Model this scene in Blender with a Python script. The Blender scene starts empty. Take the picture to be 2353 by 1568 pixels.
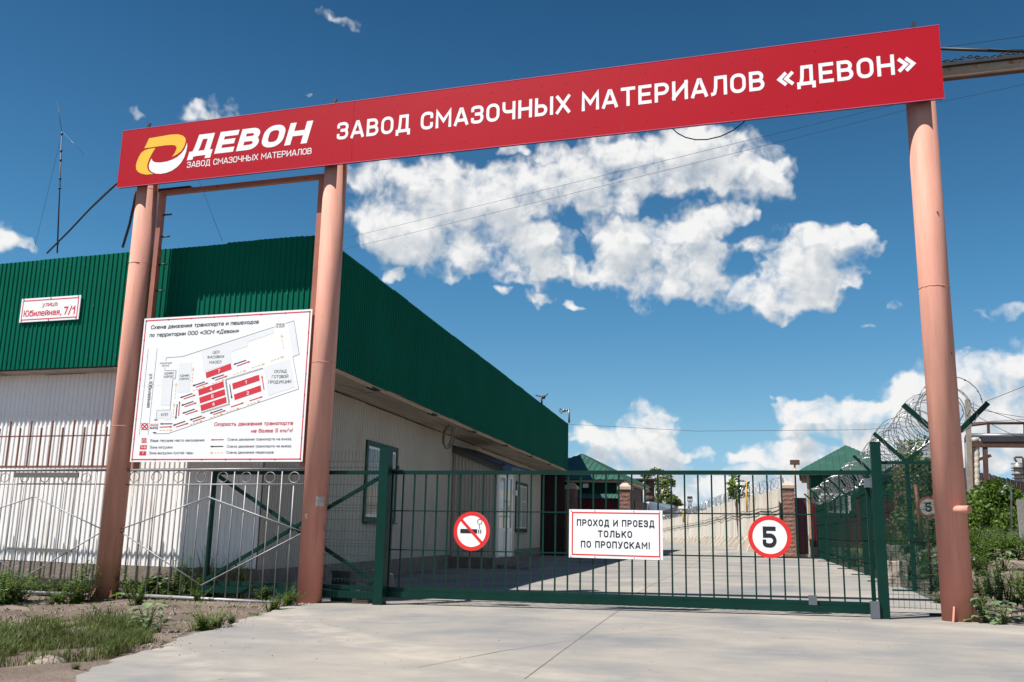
import bpy, math, random
from mathutils import Vector, Matrix
random.seed(7)
scene = bpy.context.scene
col = scene.collection

# ------------------------------------------------------------------ camera
CAM = Vector((0, 0, 1.3))
RIGHT = Vector((0.95427, 0.29825, 0.02048)); UP = Vector((0.0407, -0.19748, 0.97946)); FWD = Vector((-0.29617, 0.93384, 0.20058))
FPX = 2121.6                                   # focal length when the frame is 2353 wide
cd = bpy.data.cameras.new('camera'); cd.sensor_width = 36; cd.lens = 36 * FPX / 2353
cd.clip_start = 0.1; cd.clip_end = 4000
cam = bpy.data.objects.new('camera', cd); col.objects.link(cam)
M3 = Matrix((RIGHT, UP, -FWD)).transposed()
cam.matrix_world = Matrix.Translation(CAM) @ M3.to_4x4()
scene.camera = cam

def ray(x, y):
    return RIGHT * ((x - 1176.5) / FPX) - UP * ((y - 784) / FPX) + FWD
def at(x, y, Y):
    d = ray(x, y); return CAM + d * (Y / d.y)
def atx(x, y, X):
    d = ray(x, y); return CAM + d * (X / d.x)
def atz(x, y, Z):
    d = ray(x, y); return CAM + d * ((Z - CAM.z) / d.z)

# ------------------------------------------------------------------ light
SUN_DIR = Vector((0.455, 0.42, -1.0)).normalized()
sd = bpy.data.lights.new('sun', 'SUN'); sd.energy = 5.0; sd.angle = math.radians(0.5); sd.color = (1.0, 0.95, 0.88)
sun = bpy.data.objects.new('sun', sd); col.objects.link(sun)
sun.rotation_euler = SUN_DIR.to_track_quat('-Z', 'Y').to_euler()
SUN_EL = math.asin(-SUN_DIR.z); SUN_AZ = math.atan2(-SUN_DIR.x, -SUN_DIR.y)

scene.view_settings.view_transform = 'Standard'; scene.view_settings.look = 'None'
scene.view_settings.gamma = 1; scene.view_settings.exposure = 0.70
try: scene.view_settings.use_curve_mapping = False
except Exception: pass
scene.cycles.max_bounces = 8; scene.cycles.diffuse_bounces = 3; scene.cycles.transparent_max_bounces = 16

Z57 = 57.29578
def azel(x, y):
    d = ray(x, y).normalized()
    return math.atan2(d.x, d.y) * Z57, math.asin(d.z) * Z57

def make_world():
    w = bpy.data.worlds.new('World'); scene.world = w; w.use_nodes = True
    w.cycles.sampling_method = 'MANUAL'; w.cycles.sample_map_resolution = 256
    nt = w.node_tree; N = nt.nodes; L = nt.links; N.clear()
    out = N.new('ShaderNodeOutputWorld'); bg = N.new('ShaderNodeBackground'); L.new(bg.outputs[0], out.inputs[0])
    sky = N.new('ShaderNodeTexSky'); sky.sky_type = 'NISHITA'; sky.sun_disc = False
    sky.sun_elevation = SUN_EL; sky.sun_rotation = SUN_AZ; sky.air_density = 1.0; sky.dust_density = 0.0; sky.ozone_density = 3.5
    bg.inputs[1].default_value = 0.075
    puffs = []
    def P(a, b, c, d, k=1.0): puffs.append((a, b, c, d, k))
    big = [(250,290,170,110),(170,430,110,90),(330,480,180,110),(480,260,150,80),(600,330,230,130),(800,330,200,110),(1000,330,250,100),
      (1050,180,170,90),(1150,130,110,70),(1400,200,220,120),(1520,110,160,70),(1680,180,150,110),(1710,290,170,80),(1850,270,80,80),
      (1480,280,200,70),(1180,350,130,55),(280,590,110,80),(480,590,120,85),(250,660,40,30),(700,520,200,100),(900,560,110,80),(850,640,120,70),
      (890,700,70,50),(1050,640,120,45),(1200,490,130,70),(1350,510,200,80),(1560,430,160,50),(1650,420,80,50),(1500,580,150,110),
      (1250,670,140,80),(1400,700,200,80),(1600,730,180,60),(1370,610,180,70),(1750,535,75,32),(1920,560,120,95),(2050,600,170,120),(2150,560,85,75),
      (1980,690,160,100),(1900,780,150,50),(2120,680,90,55),(1800,740,110,50),(2030,620,190,125),(1930,700,170,80),(450,430,180,110),(620,430,200,90),(1400,590,220,90),(730,730,38,24),(1000,800,42,20),(860,770,60,24),(780,170,45,20)]
    for a, b, c, d in big: P(746.8 + .5615 * a, 258.5 + .5615 * b, .5615 * c * 1.03, .5615 * d * 1.03)
    for q in [(455,262,50,22,.75),(505,250,45,24,.75),(778,42,30,16,.5),(806,52,22,12,.5),(5,560,36,40,1),(60,578,40,14,.8),(318,258,20,10,.45),(690,210,10,8,.45),
      (1505,948,45,28,1),(1495,990,65,32,1),(1430,1025,110,35,1),(1340,1000,40,22,1),(1400,1060,90,30,1),(1580,1045,55,18,.8),(1370,1090,60,30,1),(1450,1095,150,30,1),
      (1850,940,62,34,1),(1900,945,70,40,1),(1960,965,70,42,1),(1830,985,60,26,1),(2010,985,80,50,1),(1790,1040,90,28,1),(1720,1055,60,16,.9),(1900,1045,130,35,1),(1760,1115,110,30,1),
      (2000,1030,110,40,1),(2070,935,70,50,1),(2110,900,70,45,1),(2170,900,80,60,1),(2235,860,60,50,1),(2310,850,70,50,1),(2400,830,90,70,1),(2280,930,130,55,1),(2190,965,120,50,1),(2360,950,90,55,1),
      (1650,1140,130,32,.9),(2510,900,150,90,1),(2010,1095,150,45,.9),(1988,737,18,6,.6),(2320,715,42,15,.55),(2265,722,22,8,.5),(2230,670,18,10,.45),(2070,702,22,11,.5),(2240,1010,60,12,.4),
      (1545,1120,110,30,.8),(2250,1020,150,50,1),(2380,1000,120,60,1),(2140,1000,120,50,1),(1850,1075,140,35,1),(2120,1060,160,40,.9),(2350,900,100,70,1),(1480,1060,130,30,1),(1950,1140,420,38,.75),(1420,1150,160,30,.6),(1640,1185,260,22,.6),(2250,1160,260,40,.8)]: P(*q)
    for az, el, ra, re in [(-75,35,16,8),(-72,18,12,5),(60,30,16,8),(45,50,9,6),(85,15,18,6),(120,32,20,9),(165,22,22,8),(-130,30,20,9),(-160,50,12,8),(-100,14,20,6),(140,12,20,5)]:
        for j in range(3):
            puffs.append(('a', az + random.uniform(-.6, .6) * ra, el + random.uniform(-.4, .4) * re, ra * random.uniform(.5, .8), re * random.uniform(.6, 1), 1))
    # cloud field as a node group: direction in degrees -> density
    g = bpy.data.node_groups.new('cloud_field', 'ShaderNodeTree')
    g.interface.new_socket('Dir', in_out='INPUT', socket_type='NodeSocketVector')
    g.interface.new_socket('Dens', in_out='OUTPUT', socket_type='NodeSocketFloat')
    GN = g.nodes; GL = g.links
    gi = GN.new('NodeGroupInput'); go = GN.new('NodeGroupOutput')
    def noise(scale, detail, rough, src, dim='3D'):
        n = GN.new('ShaderNodeTexNoise'); n.noise_dimensions = '2D'; n.inputs['Scale'].default_value = scale; n.inputs['Detail'].default_value = detail
        n.inputs['Roughness'].default_value = rough; GL.new(src, n.inputs['Vector']); return n
    wn = noise(.34, 3, .6, gi.outputs[0])
    wv = GN.new('ShaderNodeVectorMath'); wv.operation = 'SUBTRACT'; GL.new(wn.outputs['Color'], wv.inputs[0]); wv.inputs[1].default_value = (.5, .5, .5)
    wm = GN.new('ShaderNodeVectorMath'); wm.operation = 'MULTIPLY_ADD'; GL.new(wv.outputs[0], wm.inputs[0]); wm.inputs[1].default_value = (3.6, 2.6, 0); GL.new(gi.outputs[0], wm.inputs[2])
    z0 = GN.new('ShaderNodeVectorMath'); z0.operation = 'MULTIPLY'; GL.new(wm.outputs[0], z0.inputs[0]); z0.inputs[1].default_value = (1, 1, 0)
    cur = z0.outputs[0]                                      # x, y = direction, z = sum so far (a chain keeps the shader small)
    for p in puffs:
        if p[0] == 'a': _, a, e, ra, re, k = p
        else:
            a, e = azel(p[0], p[1]); a2, _ = azel(p[0] + p[2], p[1]); _, e2 = azel(p[0], p[1] - p[3]); ra, re, k = abs(a2 - a), abs(e2 - e), p[4]
        ra *= 1.3; re *= 1.3
        m = GN.new('ShaderNodeVectorMath'); m.operation = 'MULTIPLY_ADD'; GL.new(cur, m.inputs[0])
        m.inputs[1].default_value = (1 / ra, 1 / re, 0); m.inputs[2].default_value = (-a / ra, -e / re, 0)
        d = GN.new('ShaderNodeVectorMath'); d.operation = 'DOT_PRODUCT'; GL.new(m.outputs[0], d.inputs[0]); GL.new(m.outputs[0], d.inputs[1])
        s = GN.new('ShaderNodeMath'); s.operation = 'MULTIPLY_ADD'; s.use_clamp = True; GL.new(d.outputs['Value'], s.inputs[0]); s.inputs[1].default_value = -k; s.inputs[2].default_value = k
        c = GN.new('ShaderNodeCombineXYZ'); GL.new(s.outputs[0], c.inputs[2])
        q = GN.new('ShaderNodeVectorMath'); q.operation = 'ADD'; GL.new(cur, q.inputs[0]); GL.new(c.outputs[0], q.inputs[1]); cur = q.outputs[0]
    sz = GN.new('ShaderNodeSeparateXYZ'); GL.new(cur, sz.inputs[0]); acc_out = sz.outputs[2]
    cl = GN.new('ShaderNodeMath'); cl.operation = 'MINIMUM'; GL.new(acc_out, cl.inputs[0]); cl.inputs[1].default_value = 1.15
    n1 = noise(.42, 7, .53, gi.outputs[0])
    n2 = GN.new('ShaderNodeTexVoronoi'); n2.voronoi_dimensions = '2D'; n2.feature = 'F1'; n2.inputs['Scale'].default_value = .62; n2.inputs['Detail'].default_value = 2; n2.inputs['Roughness'].default_value = .6
    GL.new(wm.outputs[0], n2.inputs['Vector'])
    a1 = GN.new('ShaderNodeMath'); a1.operation = 'MULTIPLY_ADD'; GL.new(n1.outputs[0], a1.inputs[0]); a1.inputs[1].default_value = 2.3; a1.inputs[2].default_value = -1.08
    a2n = GN.new('ShaderNodeMath'); a2n.operation = 'MULTIPLY_ADD'; GL.new(n2.outputs['Distance'], a2n.inputs[0]); a2n.inputs[1].default_value = -.5; a2n.inputs[2].default_value = .22
    s1 = GN.new('ShaderNodeMath'); s1.operation = 'ADD'; GL.new(a1.outputs[0], s1.inputs[0]); GL.new(a2n.outputs[0], s1.inputs[1])
    s2 = GN.new('ShaderNodeMath'); s2.operation = 'ADD'; GL.new(s1.outputs[0], s2.inputs[0]); GL.new(cl.outputs[0], s2.inputs[1])
    # nothing without a puff
    pm = GN.new('ShaderNodeMath'); pm.operation = 'MULTIPLY'; pm.use_clamp = True; GL.new(cl.outputs[0], pm.inputs[0]); pm.inputs[1].default_value = 7
    fin = GN.new('ShaderNodeMath'); fin.operation = 'MULTIPLY'; GL.new(s2.outputs[0], fin.inputs[0]); GL.new(pm.outputs[0], fin.inputs[1])
    GL.new(fin.outputs[0], go.inputs[0])
    # direction -> degrees
    tc = N.new('ShaderNodeTexCoord'); sp = N.new('ShaderNodeSeparateXYZ'); L.new(tc.outputs['Generated'], sp.inputs[0])
    def mth(op, a, b=None, cst=None, clamp=False):
        m = N.new('ShaderNodeMath'); m.operation = op; m.use_clamp = clamp
        for i, v in enumerate((a, b, cst)):
            if v is None: continue
            if isinstance(v, (int, float)): m.inputs[i].default_value = v
            else: L.new(v, m.inputs[i])
        return m.outputs[0]
    az = mth('MULTIPLY', mth('ARCTAN2', sp.outputs[0], sp.outputs[1]), Z57)
    el = mth('MULTIPLY', mth('ARCSINE', sp.outputs[2]), Z57)
    cb = N.new('ShaderNodeCombineXYZ'); L.new(az, cb.inputs[0]); L.new(el, cb.inputs[1])
    off = N.new('ShaderNodeVectorMath'); off.operation = 'ADD'; L.new(cb.outputs[0], off.inputs[0]); off.inputs[1].default_value = (-.55, 1.25, 0)
    A = N.new('ShaderNodeGroup'); A.node_tree = g; L.new(cb.outputs[0], A.inputs[0])
    B = N.new('ShaderNodeGroup'); B.node_tree = g; L.new(off.outputs[0], B.inputs[0])
    dens = N.new('ShaderNodeMapRange'); dens.interpolation_type = 'SMOOTHSTEP'; L.new(A.outputs[0], dens.inputs[0])
    dens.inputs[1].default_value = -.02; dens.inputs[2].default_value = 1.2
    # brightness: bright where the cloud thins towards the sun, grey where it is thick towards it
    dif = mth('SUBTRACT', A.outputs[0], B.outputs[0])
    lit = mth('MULTIPLY_ADD', dif, .28, .82); thick = mth('MULTIPLY_ADD', B.outputs[0], -.26, lit, clamp=True)
    ramp = N.new('ShaderNodeValToRGB'); L.new(thick, ramp.inputs[0]); e = ramp.color_ramp.elements
    e[0].position = 0; e[0].color = (3.8, 4.3, 4.8, 1); e[1].position = .88; e[1].color = (7.5, 7.5, 7.45, 1)
    m = ramp.color_ramp.elements.new(.45); m.color = (5.2, 5.5, 5.8, 1)
    # sky tint
    gr = N.new('ShaderNodeMapRange'); L.new(el, gr.inputs[0]); gr.inputs[1].default_value = 0; gr.inputs[2].default_value = 38
    tr = N.new('ShaderNodeValToRGB'); L.new(gr.outputs[0], tr.inputs[0]); e = tr.color_ramp.elements
    e[0].position = 0; e[0].color = SKY_TINT[0]; e[1].position = 1; e[1].color = SKY_TINT[2]
    m = tr.color_ramp.elements.new(.4); m.color = SKY_TINT[1]
    m = tr.color_ramp.elements.new(.15); m.color = (.56, .78, .86, 1)
    mul = N.new('ShaderNodeMix'); mul.data_type = 'RGBA'; mul.blend_type = 'MULTIPLY'; mul.inputs[0].default_value = 1
    L.new(sky.outputs[0], mul.inputs[6]); L.new(tr.outputs[0], mul.inputs[7])
    bg2 = N.new('ShaderNodeBackground'); bg2.inputs[1].default_value = bg.inputs[1].default_value
    L.new(mul.outputs[2], bg.inputs[0]); L.new(ramp.outputs[0], bg2.inputs[0])
    ms = N.new('ShaderNodeMixShader'); L.new(dens.outputs[0], ms.inputs[0]); L.new(bg.outputs[0], ms.inputs[1]); L.new(bg2.outputs[0], ms.inputs[2]); L.new(ms.outputs[0], out.inputs[0])
SKY_TINT = [(.50, .62, 1.02, 1), (.37, .75, .85, 1), (.125, .385, .51, 1)]
make_world()

# ------------------------------------------------------------------ helpers
def mat(name, c, rough=.6, metal=0, var=.12, scale=2.0, bump=0.0, bscale=30, spots=None, spot_lo=.62, spot_hi=.7, spot_scale=4, stretch=(1, 1, 1), spec=.5, sss=0):
    m = bpy.data.materials.new(name); m.use_nodes = True
    N = m.node_tree.nodes; L = m.node_tree.links; b = N['Principled BSDF']
    b.inputs['Roughness'].default_value = rough; b.inputs['Metallic'].default_value = metal; b.inputs['Specular IOR Level'].default_value = spec
    geo = N.new('ShaderNodeNewGeometry'); mp = N.new('ShaderNodeMapping'); L.new(geo.outputs['Position'], mp.inputs[0]); mp.inputs['Scale'].default_value = stretch
    n = N.new('ShaderNodeTexNoise'); n.inputs['Scale'].default_value = scale; n.inputs['Detail'].default_value = 8; n.inputs['Roughness'].default_value = .6
    L.new(mp.outputs[0], n.inputs['Vector'])
    mr = N.new('ShaderNodeMapRange'); L.new(n.outputs[0], mr.inputs[0]); mr.inputs[1].default_value = .3; mr.inputs[2].default_value = .7
    mr.inputs[3].default_value = 1 - var; mr.inputs[4].default_value = 1 + var
    oi = N.new('ShaderNodeObjectInfo')
    ov = N.new('ShaderNodeMapRange'); L.new(oi.outputs['Random'], ov.inputs[0]); ov.inputs[3].default_value = 1 - var * .3; ov.inputs[4].default_value = 1 + var * .3
    mm = N.new('ShaderNodeMath'); mm.operation = 'MULTIPLY'; L.new(mr.outputs[0], mm.inputs[0]); L.new(ov.outputs[0], mm.inputs[1])
    sc = N.new('ShaderNodeVectorMath'); sc.operation = 'SCALE'; sc.inputs[0].default_value = c[:3]; L.new(mm.outputs[0], sc.inputs['Scale'])
    src = sc.outputs[0]
    if spots:
        n2 = N.new('ShaderNodeTexNoise'); n2.inputs['Scale'].default_value = spot_scale; n2.inputs['Detail'].default_value = 10; n2.inputs['Roughness'].default_value = .65
        L.new(mp.outputs[0], n2.inputs['Vector'])
        r2 = N.new('ShaderNodeMapRange'); L.new(n2.outputs[0], r2.inputs[0]); r2.inputs[1].default_value = spot_lo; r2.inputs[2].default_value = spot_hi
        mx = N.new('ShaderNodeMix'); mx.data_type = 'RGBA'; L.new(r2.outputs[0], mx.inputs[0]); L.new(src, mx.inputs[6]); mx.inputs[7].default_value = (*spots[:3], 1)
        src = mx.outputs[2]
    L.new(src, b.inputs['Base Color'])
    if bump:
        n3 = N.new('ShaderNodeTexNoise'); n3.inputs['Scale'].default_value = bscale; n3.inputs['Detail'].default_value = 6; L.new(geo.outputs['Position'], n3.inputs['Vector'])
        bp = N.new('ShaderNodeBump'); bp.inputs['Strength'].default_value = bump; bp.inputs['Distance'].default_value = .02; L.new(n3.outputs[0], bp.inputs['Height']); L.new(bp.outputs[0], b.inputs['Normal'])
    return m

WL = {}
class MB:
    def __init__(s): s.v = []; s.f = []; s.sm = []
    def add(s, vs, fs, smooth=False):
        o = len(s.v); s.v += [tuple(p) for p in vs]; s.f += [tuple(i + o for i in f) for f in fs]; s.sm += [smooth] * len(fs); return s
    def box(s, a, b):                                        # min, max corner
        x0, y0, z0 = a; x1, y1, z1 = b
        return s.add([(x0,y0,z0),(x1,y0,z0),(x1,y1,z0),(x0,y1,z0),(x0,y0,z1),(x1,y0,z1),(x1,y1,z1),(x0,y1,z1)],
                     [(0,3,2,1),(4,5,6,7),(0,1,5,4),(1,2,6,5),(2,3,7,6),(3,0,4,7)])
    def bar(s, p, q, w, h, up=(0, 0, 1)):                    # box section between two points, w across, h along up
        p = Vector(p); q = Vector(q); d = (q - p).normalized(); up = Vector(up)
        if abs(d.dot(up)) > .98: up = Vector((0, 1, 0))
        sx = d.cross(up).normalized() * (w / 2); u = sx.cross(d).normalized() * (h / 2)
        vs = [e + a * sx + b * u for e in (p, q) for a, b in ((-1,-1),(1,-1),(1,1),(-1,1))]
        return s.add(vs, [(0,1,2,3),(7,6,5,4),(0,4,5,1),(1,5,6,2),(2,6,7,3),(3,7,4,0)])
    def tube(s, p, q, r, n=8, r2=None, cap=True): return s.path([p, q], [r, r if r2 is None else r2], n, cap)
    def path(s, pts, r, n=6, cap=True, closed=False):
        pts = [Vector(p) for p in pts]; m = len(pts); rr = r if isinstance(r, (list, tuple)) else [r] * m
        o = len(s.v); prev = None
        for i, p in enumerate(pts):
            if closed: d = pts[(i + 1) % m] - pts[i - 1]
            else: d = pts[min(i + 1, m - 1)] - pts[max(i - 1, 0)]
            d = d.normalized() if d.length > 0 else Vector((0, 0, 1))
            if prev is None:
                a = Vector((0, 0, 1)) if abs(d.z) < .9 else Vector((1, 0, 0)); x = d.cross(a).normalized()
            else:
                x = prev - d * prev.dot(d); x = x.normalized() if x.length > 1e-6 else d.orthogonal().normalized()
            prev = x; y = d.cross(x)
            for k in range(n):
                t = 2 * math.pi * k / n; s.v.append(tuple(p + (x * math.cos(t) + y * math.sin(t)) * rr[i]))
        for i in range(m if closed else m - 1):
            j = (i + 1) % m
            for k in range(n):
                k2 = (k + 1) % n; s.f.append((o + i*n + k, o + i*n + k2, o + j*n + k2, o + j*n + k)); s.sm.append(n > 4)
        if cap and not closed:
            s.f.append(tuple(o + k for k in range(n))[::-1]); s.f.append(tuple(o + (m-1)*n + k for k in range(n))); s.sm += [False, False]
        return s
    def prism(s, poly, d):                                   # planar polygon (3D points) thickened by vector d
        poly = [Vector(p) for p in poly]; d = Vector(d); n = len(poly)
        fs = [tuple(range(n)), tuple(range(2*n - 1, n - 1, -1))] + [(i, n + i, n + (i+1) % n, (i+1) % n) for i in range(n)]
        return s.add(poly + [p + d for p in poly], fs)
    def build(s, name, m, parent=None, kind=None, label=None):
        base = WL.get(parent.name, Vector((0, 0, 0))) if parent else Vector((0, 0, 0))
        me = bpy.data.meshes.new(name); me.from_pydata([(a - base.x, b - base.y, c - base.z) for a, b, c in s.v], [], s.f)
        me.polygons.foreach_set('use_smooth', s.sm); me.materials.append(m); me.update()
        o = bpy.data.objects.new(name, me); col.objects.link(o)
        if parent: o.parent = parent; WL[o.name] = base
        else: WL[o.name] = Vector((0, 0, 0))
        if kind: o['kind'] = kind
        if label: o['label'] = label
        return o
def tag(o, label, cat, group=None):
    o['label'] = label; o['category'] = cat
    if group: o['group'] = group
    return o
def thing(name, loc, label, cat, group=None):
    o = bpy.data.objects.new(name, None); o.empty_display_size = .1; o.location = loc; col.objects.link(o); WL[o.name] = Vector(loc)
    return tag(o, label, cat, group)
def single(mb, name, m, label, cat, group=None):
    o = mb.build(name, m); return tag(o, label, cat, group)
def dup(o, loc, rz=0, label=None, scale=1.0):
    c = o.copy(); col.objects.link(c); c.location = loc; c.rotation_euler = (0, 0, rz); c.scale = (scale,) * 3; WL[c.name] = Vector(loc)
    if label: c['label'] = label
    for ch in list(o.children):
        k = ch.copy(); col.objects.link(k); k.parent = c
        for g in list(ch.children):
            h = g.copy(); col.objects.link(h); h.parent = k
    return c
def sm(t, a, b):
    t = max(0, min(1, (t - a) / (b - a))); return t * t * (3 - 2 * t)
def lerp(a, b, t): return a + (b - a) * t
def pl(pts, x):
    if x <= pts[0][0]: return pts[0][1]
    for (a, b), (c, d) in zip(pts, pts[1:]):
        if x <= c: return b + (d - b) * (x - a) / (c - a)
    return pts[-1][1]

# ------------------------------------------------------------------ terrain heights
FENCE = [(14.8, 2.13), (20.65, 2.02), (31, 1.68), (41, 1.18), (51.6, .55), (60, .3)]
def fx(y): return pl(FENCE, y)
def gz(x, y):
    a = max(-.12, min(.17, .018 * (x + 6.9)))
    yard = .02 + .13 * sm(x, -9, 1) + .1 * sm(y, 45, 60) + .12 * sm(y, 60, 100)
    yard += .32 * sm(y, 52, 68) * sm(x, -14, -3)
    z = lerp(a, yard, sm(y, 16, 28)) + .085 * sm(y, 15.2, 17.5) * (1 - sm(y, 20, 30)) * sm(x, -10, -6)
    rx = x - fx(y)
    if y > 14.9 and rx > .3:
        z = lerp(z, .17 + .82 * sm(y, 16, 31) + .3 * sm(y, 31, 50), sm(rx, .3, 2.0 + .09 * max(0, y - 15)))
    elif rx > .3: z = lerp(z, .17, 0)
    return z
def gzd(x, y):
    n = .03 * math.sin(x * 1.7 + y * .9) + .02 * math.sin(x * 4.1 - y * 3.3) + .012 * math.sin(x * 9 + 1) * math.sin(y * 8)
    edge = 1 if y < 14.4 or x > fx(y) + .5 else 0
    return gz(x, y) + n * edge
# left edge of the concrete, from the gate towards the camera
LE = [(p.y, p.x) for p in [atz(164, 1568, -.02), atz(250, 1537, -.02), atz(342, 1505, -.03), atz(441, 1469, -.03), atz(533, 1443.6, -.04), atz(612, 1413, -.04), atz(682, 1394, -.04)]]
LE = [(2.0, LE[0][1] + 4.5)] + LE + [(15.2, -8.6), (15.7, -8.9), (15.75, -9.93), (50, -13.4), (60, -18), (130, -30)]
def xl(y): return pl(LE, y) + (.05 * math.sin(y * 3.1) + .03 * math.sin(y * 11.3) if y < 14.5 else 0)
def xr(y): return 60 if y < 14.42 else fx(y) + .12

# ------------------------------------------------------------------ materials
PINK = mat('pink_paint', (.56, .275, .21), .7, spec=.15, var=.2, scale=1.6, stretch=(3, 3, .35), bump=.08, bscale=60, spots=(.22, .075, .03), spot_lo=.73, spot_hi=.76, spot_scale=6)
def tune_pink():
    # a second, cooler coat towards the foot of the pipes
    N = PINK.node_tree.nodes; L = PINK.node_tree.links; b = N['Principled BSDF']; src = b.inputs['Base Color'].links[0].from_socket
    geo = N.new('ShaderNodeNewGeometry'); sp = N.new('ShaderNodeSeparateXYZ'); L.new(geo.outputs['Position'], sp.inputs[0])
    nz = N.new('ShaderNodeTexNoise'); nz.inputs['Scale'].default_value = 1.3; nz.inputs['Detail'].default_value = 5; L.new(geo.outputs['Position'], nz.inputs['Vector'])
    a = N.new('ShaderNodeMath'); a.operation = 'MULTIPLY_ADD'; L.new(nz.outputs[0], a.inputs[0]); a.inputs[1].default_value = 3.2; L.new(sp.outputs[2], a.inputs[2])
    r = N.new('ShaderNodeMapRange'); L.new(a.outputs[0], r.inputs[0]); r.inputs[1].default_value = 1.7; r.inputs[2].default_value = 4.3; r.inputs[3].default_value = .65; r.inputs[4].default_value = 0
    x = N.new('ShaderNodeMath'); x.operation = 'GREATER_THAN'; L.new(sp.outputs[0], x.inputs[0]); x.inputs[1].default_value = -10
    y = N.new('ShaderNodeMath'); y.operation = 'MULTIPLY'; L.new(x.outputs[0], y.inputs[0]); L.new(r.outputs[0], y.inputs[1])
    mx = N.new('ShaderNodeMix'); mx.data_type = 'RGBA'; L.new(y.outputs[0], mx.inputs[0]); L.new(src, mx.inputs[6]); mx.inputs[7].default_value = (.60, .20, .175, 1)
    # splashed earth at the foot, and thin run-off streaks
    a2 = N.new('ShaderNodeMath'); a2.operation = 'MULTIPLY_ADD'; L.new(nz.outputs[0], a2.inputs[0]); a2.inputs[1].default_value = -1.1; L.new(sp.outputs[2], a2.inputs[2])
    r2 = N.new('ShaderNodeMapRange'); L.new(a2.outputs[0], r2.inputs[0]); r2.inputs[1].default_value = -.62; r2.inputs[2].default_value = .05; r2.inputs[3].default_value = .75; r2.inputs[4].default_value = 0
    m2 = N.new('ShaderNodeMix'); m2.data_type = 'RGBA'; L.new(r2.outputs[0], m2.inputs[0]); L.new(mx.outputs[2], m2.inputs[6]); m2.inputs[7].default_value = (.30, .15, .09, 1)
    mp = N.new('ShaderNodeMapping'); L.new(geo.outputs['Position'], mp.inputs[0]); mp.inputs['Scale'].default_value = (14, 14, .5)
    n2 = N.new('ShaderNodeTexNoise'); n2.inputs['Scale'].default_value = 1; n2.inputs['Detail'].default_value = 5; L.new(mp.outputs[0], n2.inputs['Vector'])
    r3 = N.new('ShaderNodeMapRange'); L.new(n2.outputs[0], r3.inputs[0]); r3.inputs[1].default_value = .60; r3.inputs[2].default_value = .74; r3.inputs[3].default_value = 0; r3.inputs[4].default_value = .5
    m3 = N.new('ShaderNodeMix'); m3.data_type = 'RGBA'; L.new(r3.outputs[0], m3.inputs[0]); L.new(m2.outputs[2], m3.inputs[6]); m3.inputs[7].default_value = (.40, .17, .11, 1)
    L.new(m3.outputs[2], b.inputs['Base Color'])
tune_pink()
FRAMEPINK = mat('frame_pink', (.34, .12, .08), .55, var=.15, spots=(.16, .05, .03), spot_lo=.6, spot_hi=.7, spot_scale=5)
RED = mat('sign_red', (.40, .006, .016), .42, spec=.2, var=.04, scale=.6)
WHITE = mat('sign_white', (.82, .83, .84), .4, var=.02)
YEL = mat('logo_yellow', (.86, .50, .035), .4, var=.02)
BLACK = mat('print_black', (.012, .012, .014), .5, var=.02)
GREYP = mat('print_grey', (.73, .75, .77), .5, var=.02)
PRED = mat('print_red', (.62, .035, .05), .4, var=.02)
TAN = mat('print_tan', (.75, .5, .22), .5, var=.02)
SRED = mat('sign_bright_red', (.68, .022, .02), .4, var=.03)
GATE = mat('gate_green', (.0015, .027, .019), .4, var=.15, scale=3, spec=.22)
FGREEN = mat('fascia_green', (.0005, .108, .066), .6, spec=.05, var=.10, scale=.8, bump=.05, bscale=6, spots=(.01, .075, .045), spot_lo=.66, spot_hi=.8, spot_scale=1.5)
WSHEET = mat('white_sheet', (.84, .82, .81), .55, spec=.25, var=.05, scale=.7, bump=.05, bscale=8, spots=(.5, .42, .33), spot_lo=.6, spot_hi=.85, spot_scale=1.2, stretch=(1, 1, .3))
WSIDE = mat('cream_shaded_sheet', (.53, .47, .395), .7, spec=.1, var=.08, scale=.7, bump=.05, bscale=8, spots=(.36, .27, .19), spot_lo=.55, spot_hi=.85, spot_scale=1.4, stretch=(1, 1, .25))  # cream tone, lowered further to deepen the side walls' shade
FOUND = mat('foundation_render', (.19, .155, .13), .9, var=.25, scale=4, bump=.6, bscale=22)
SOFF = mat('soffit_board', (.42, .35, .28), .7, var=.22, scale=3, stretch=(1, .15, 1), spots=(.16, .11, .08), spot_lo=.58, spot_hi=.75, spot_scale=2)
TANB = mat('tan_board', (.42, .27, .155), .7, var=.2, scale=3, spots=(.12, .07, .04), spot_lo=.6, spot_hi=.75, spot_scale=2)
DARK = mat('dark_inside', (.012, .012, .012), .8)
PVC = mat('white_plastic', (.72, .70, .66), .35, var=.05)
TRIM = mat('green_trim', (.002, .045, .026), .5, var=.1, spec=.2)
SILVER = mat('silver_paint', (.28, .285, .295), .5, .3, var=.15, scale=6, spots=(.2, .1, .06), spot_lo=.66, spot_hi=.72, spot_scale=9)
RUSTP = mat('rusty_pink_paint', (.20, .078, .052), .6, var=.2, spots=(.14, .05, .03), spot_lo=.55, spot_hi=.65, spot_scale=7)
RUST = mat('rusty_steel', (.085, .04, .03), .7, .2, var=.3, scale=3, spots=(.05, .03, .025), spot_lo=.55, spot_hi=.65)
BEAM = mat('weathered_beam', (.30, .25, .19), .65, .1, var=.25, scale=3, spots=(.22, .075, .02), spot_lo=.54, spot_hi=.62, spot_scale=3, stretch=(1, 1, 2.5))
BLK = mat('black_cable', (.012, .012, .014), .55)
STEEL = mat('dark_steel', (.05, .05, .055), .5, .5, var=.2)
RAZOR = mat('razor_steel', (.33, .33, .33), .38, .75, var=.1)
GALV = mat('galvanised', (.17, .185, .20), .4, .6, var=.15)
WIRE = mat('mesh_wire_green', (.003, .028, .021), .6, var=.1, spec=.15)
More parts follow.
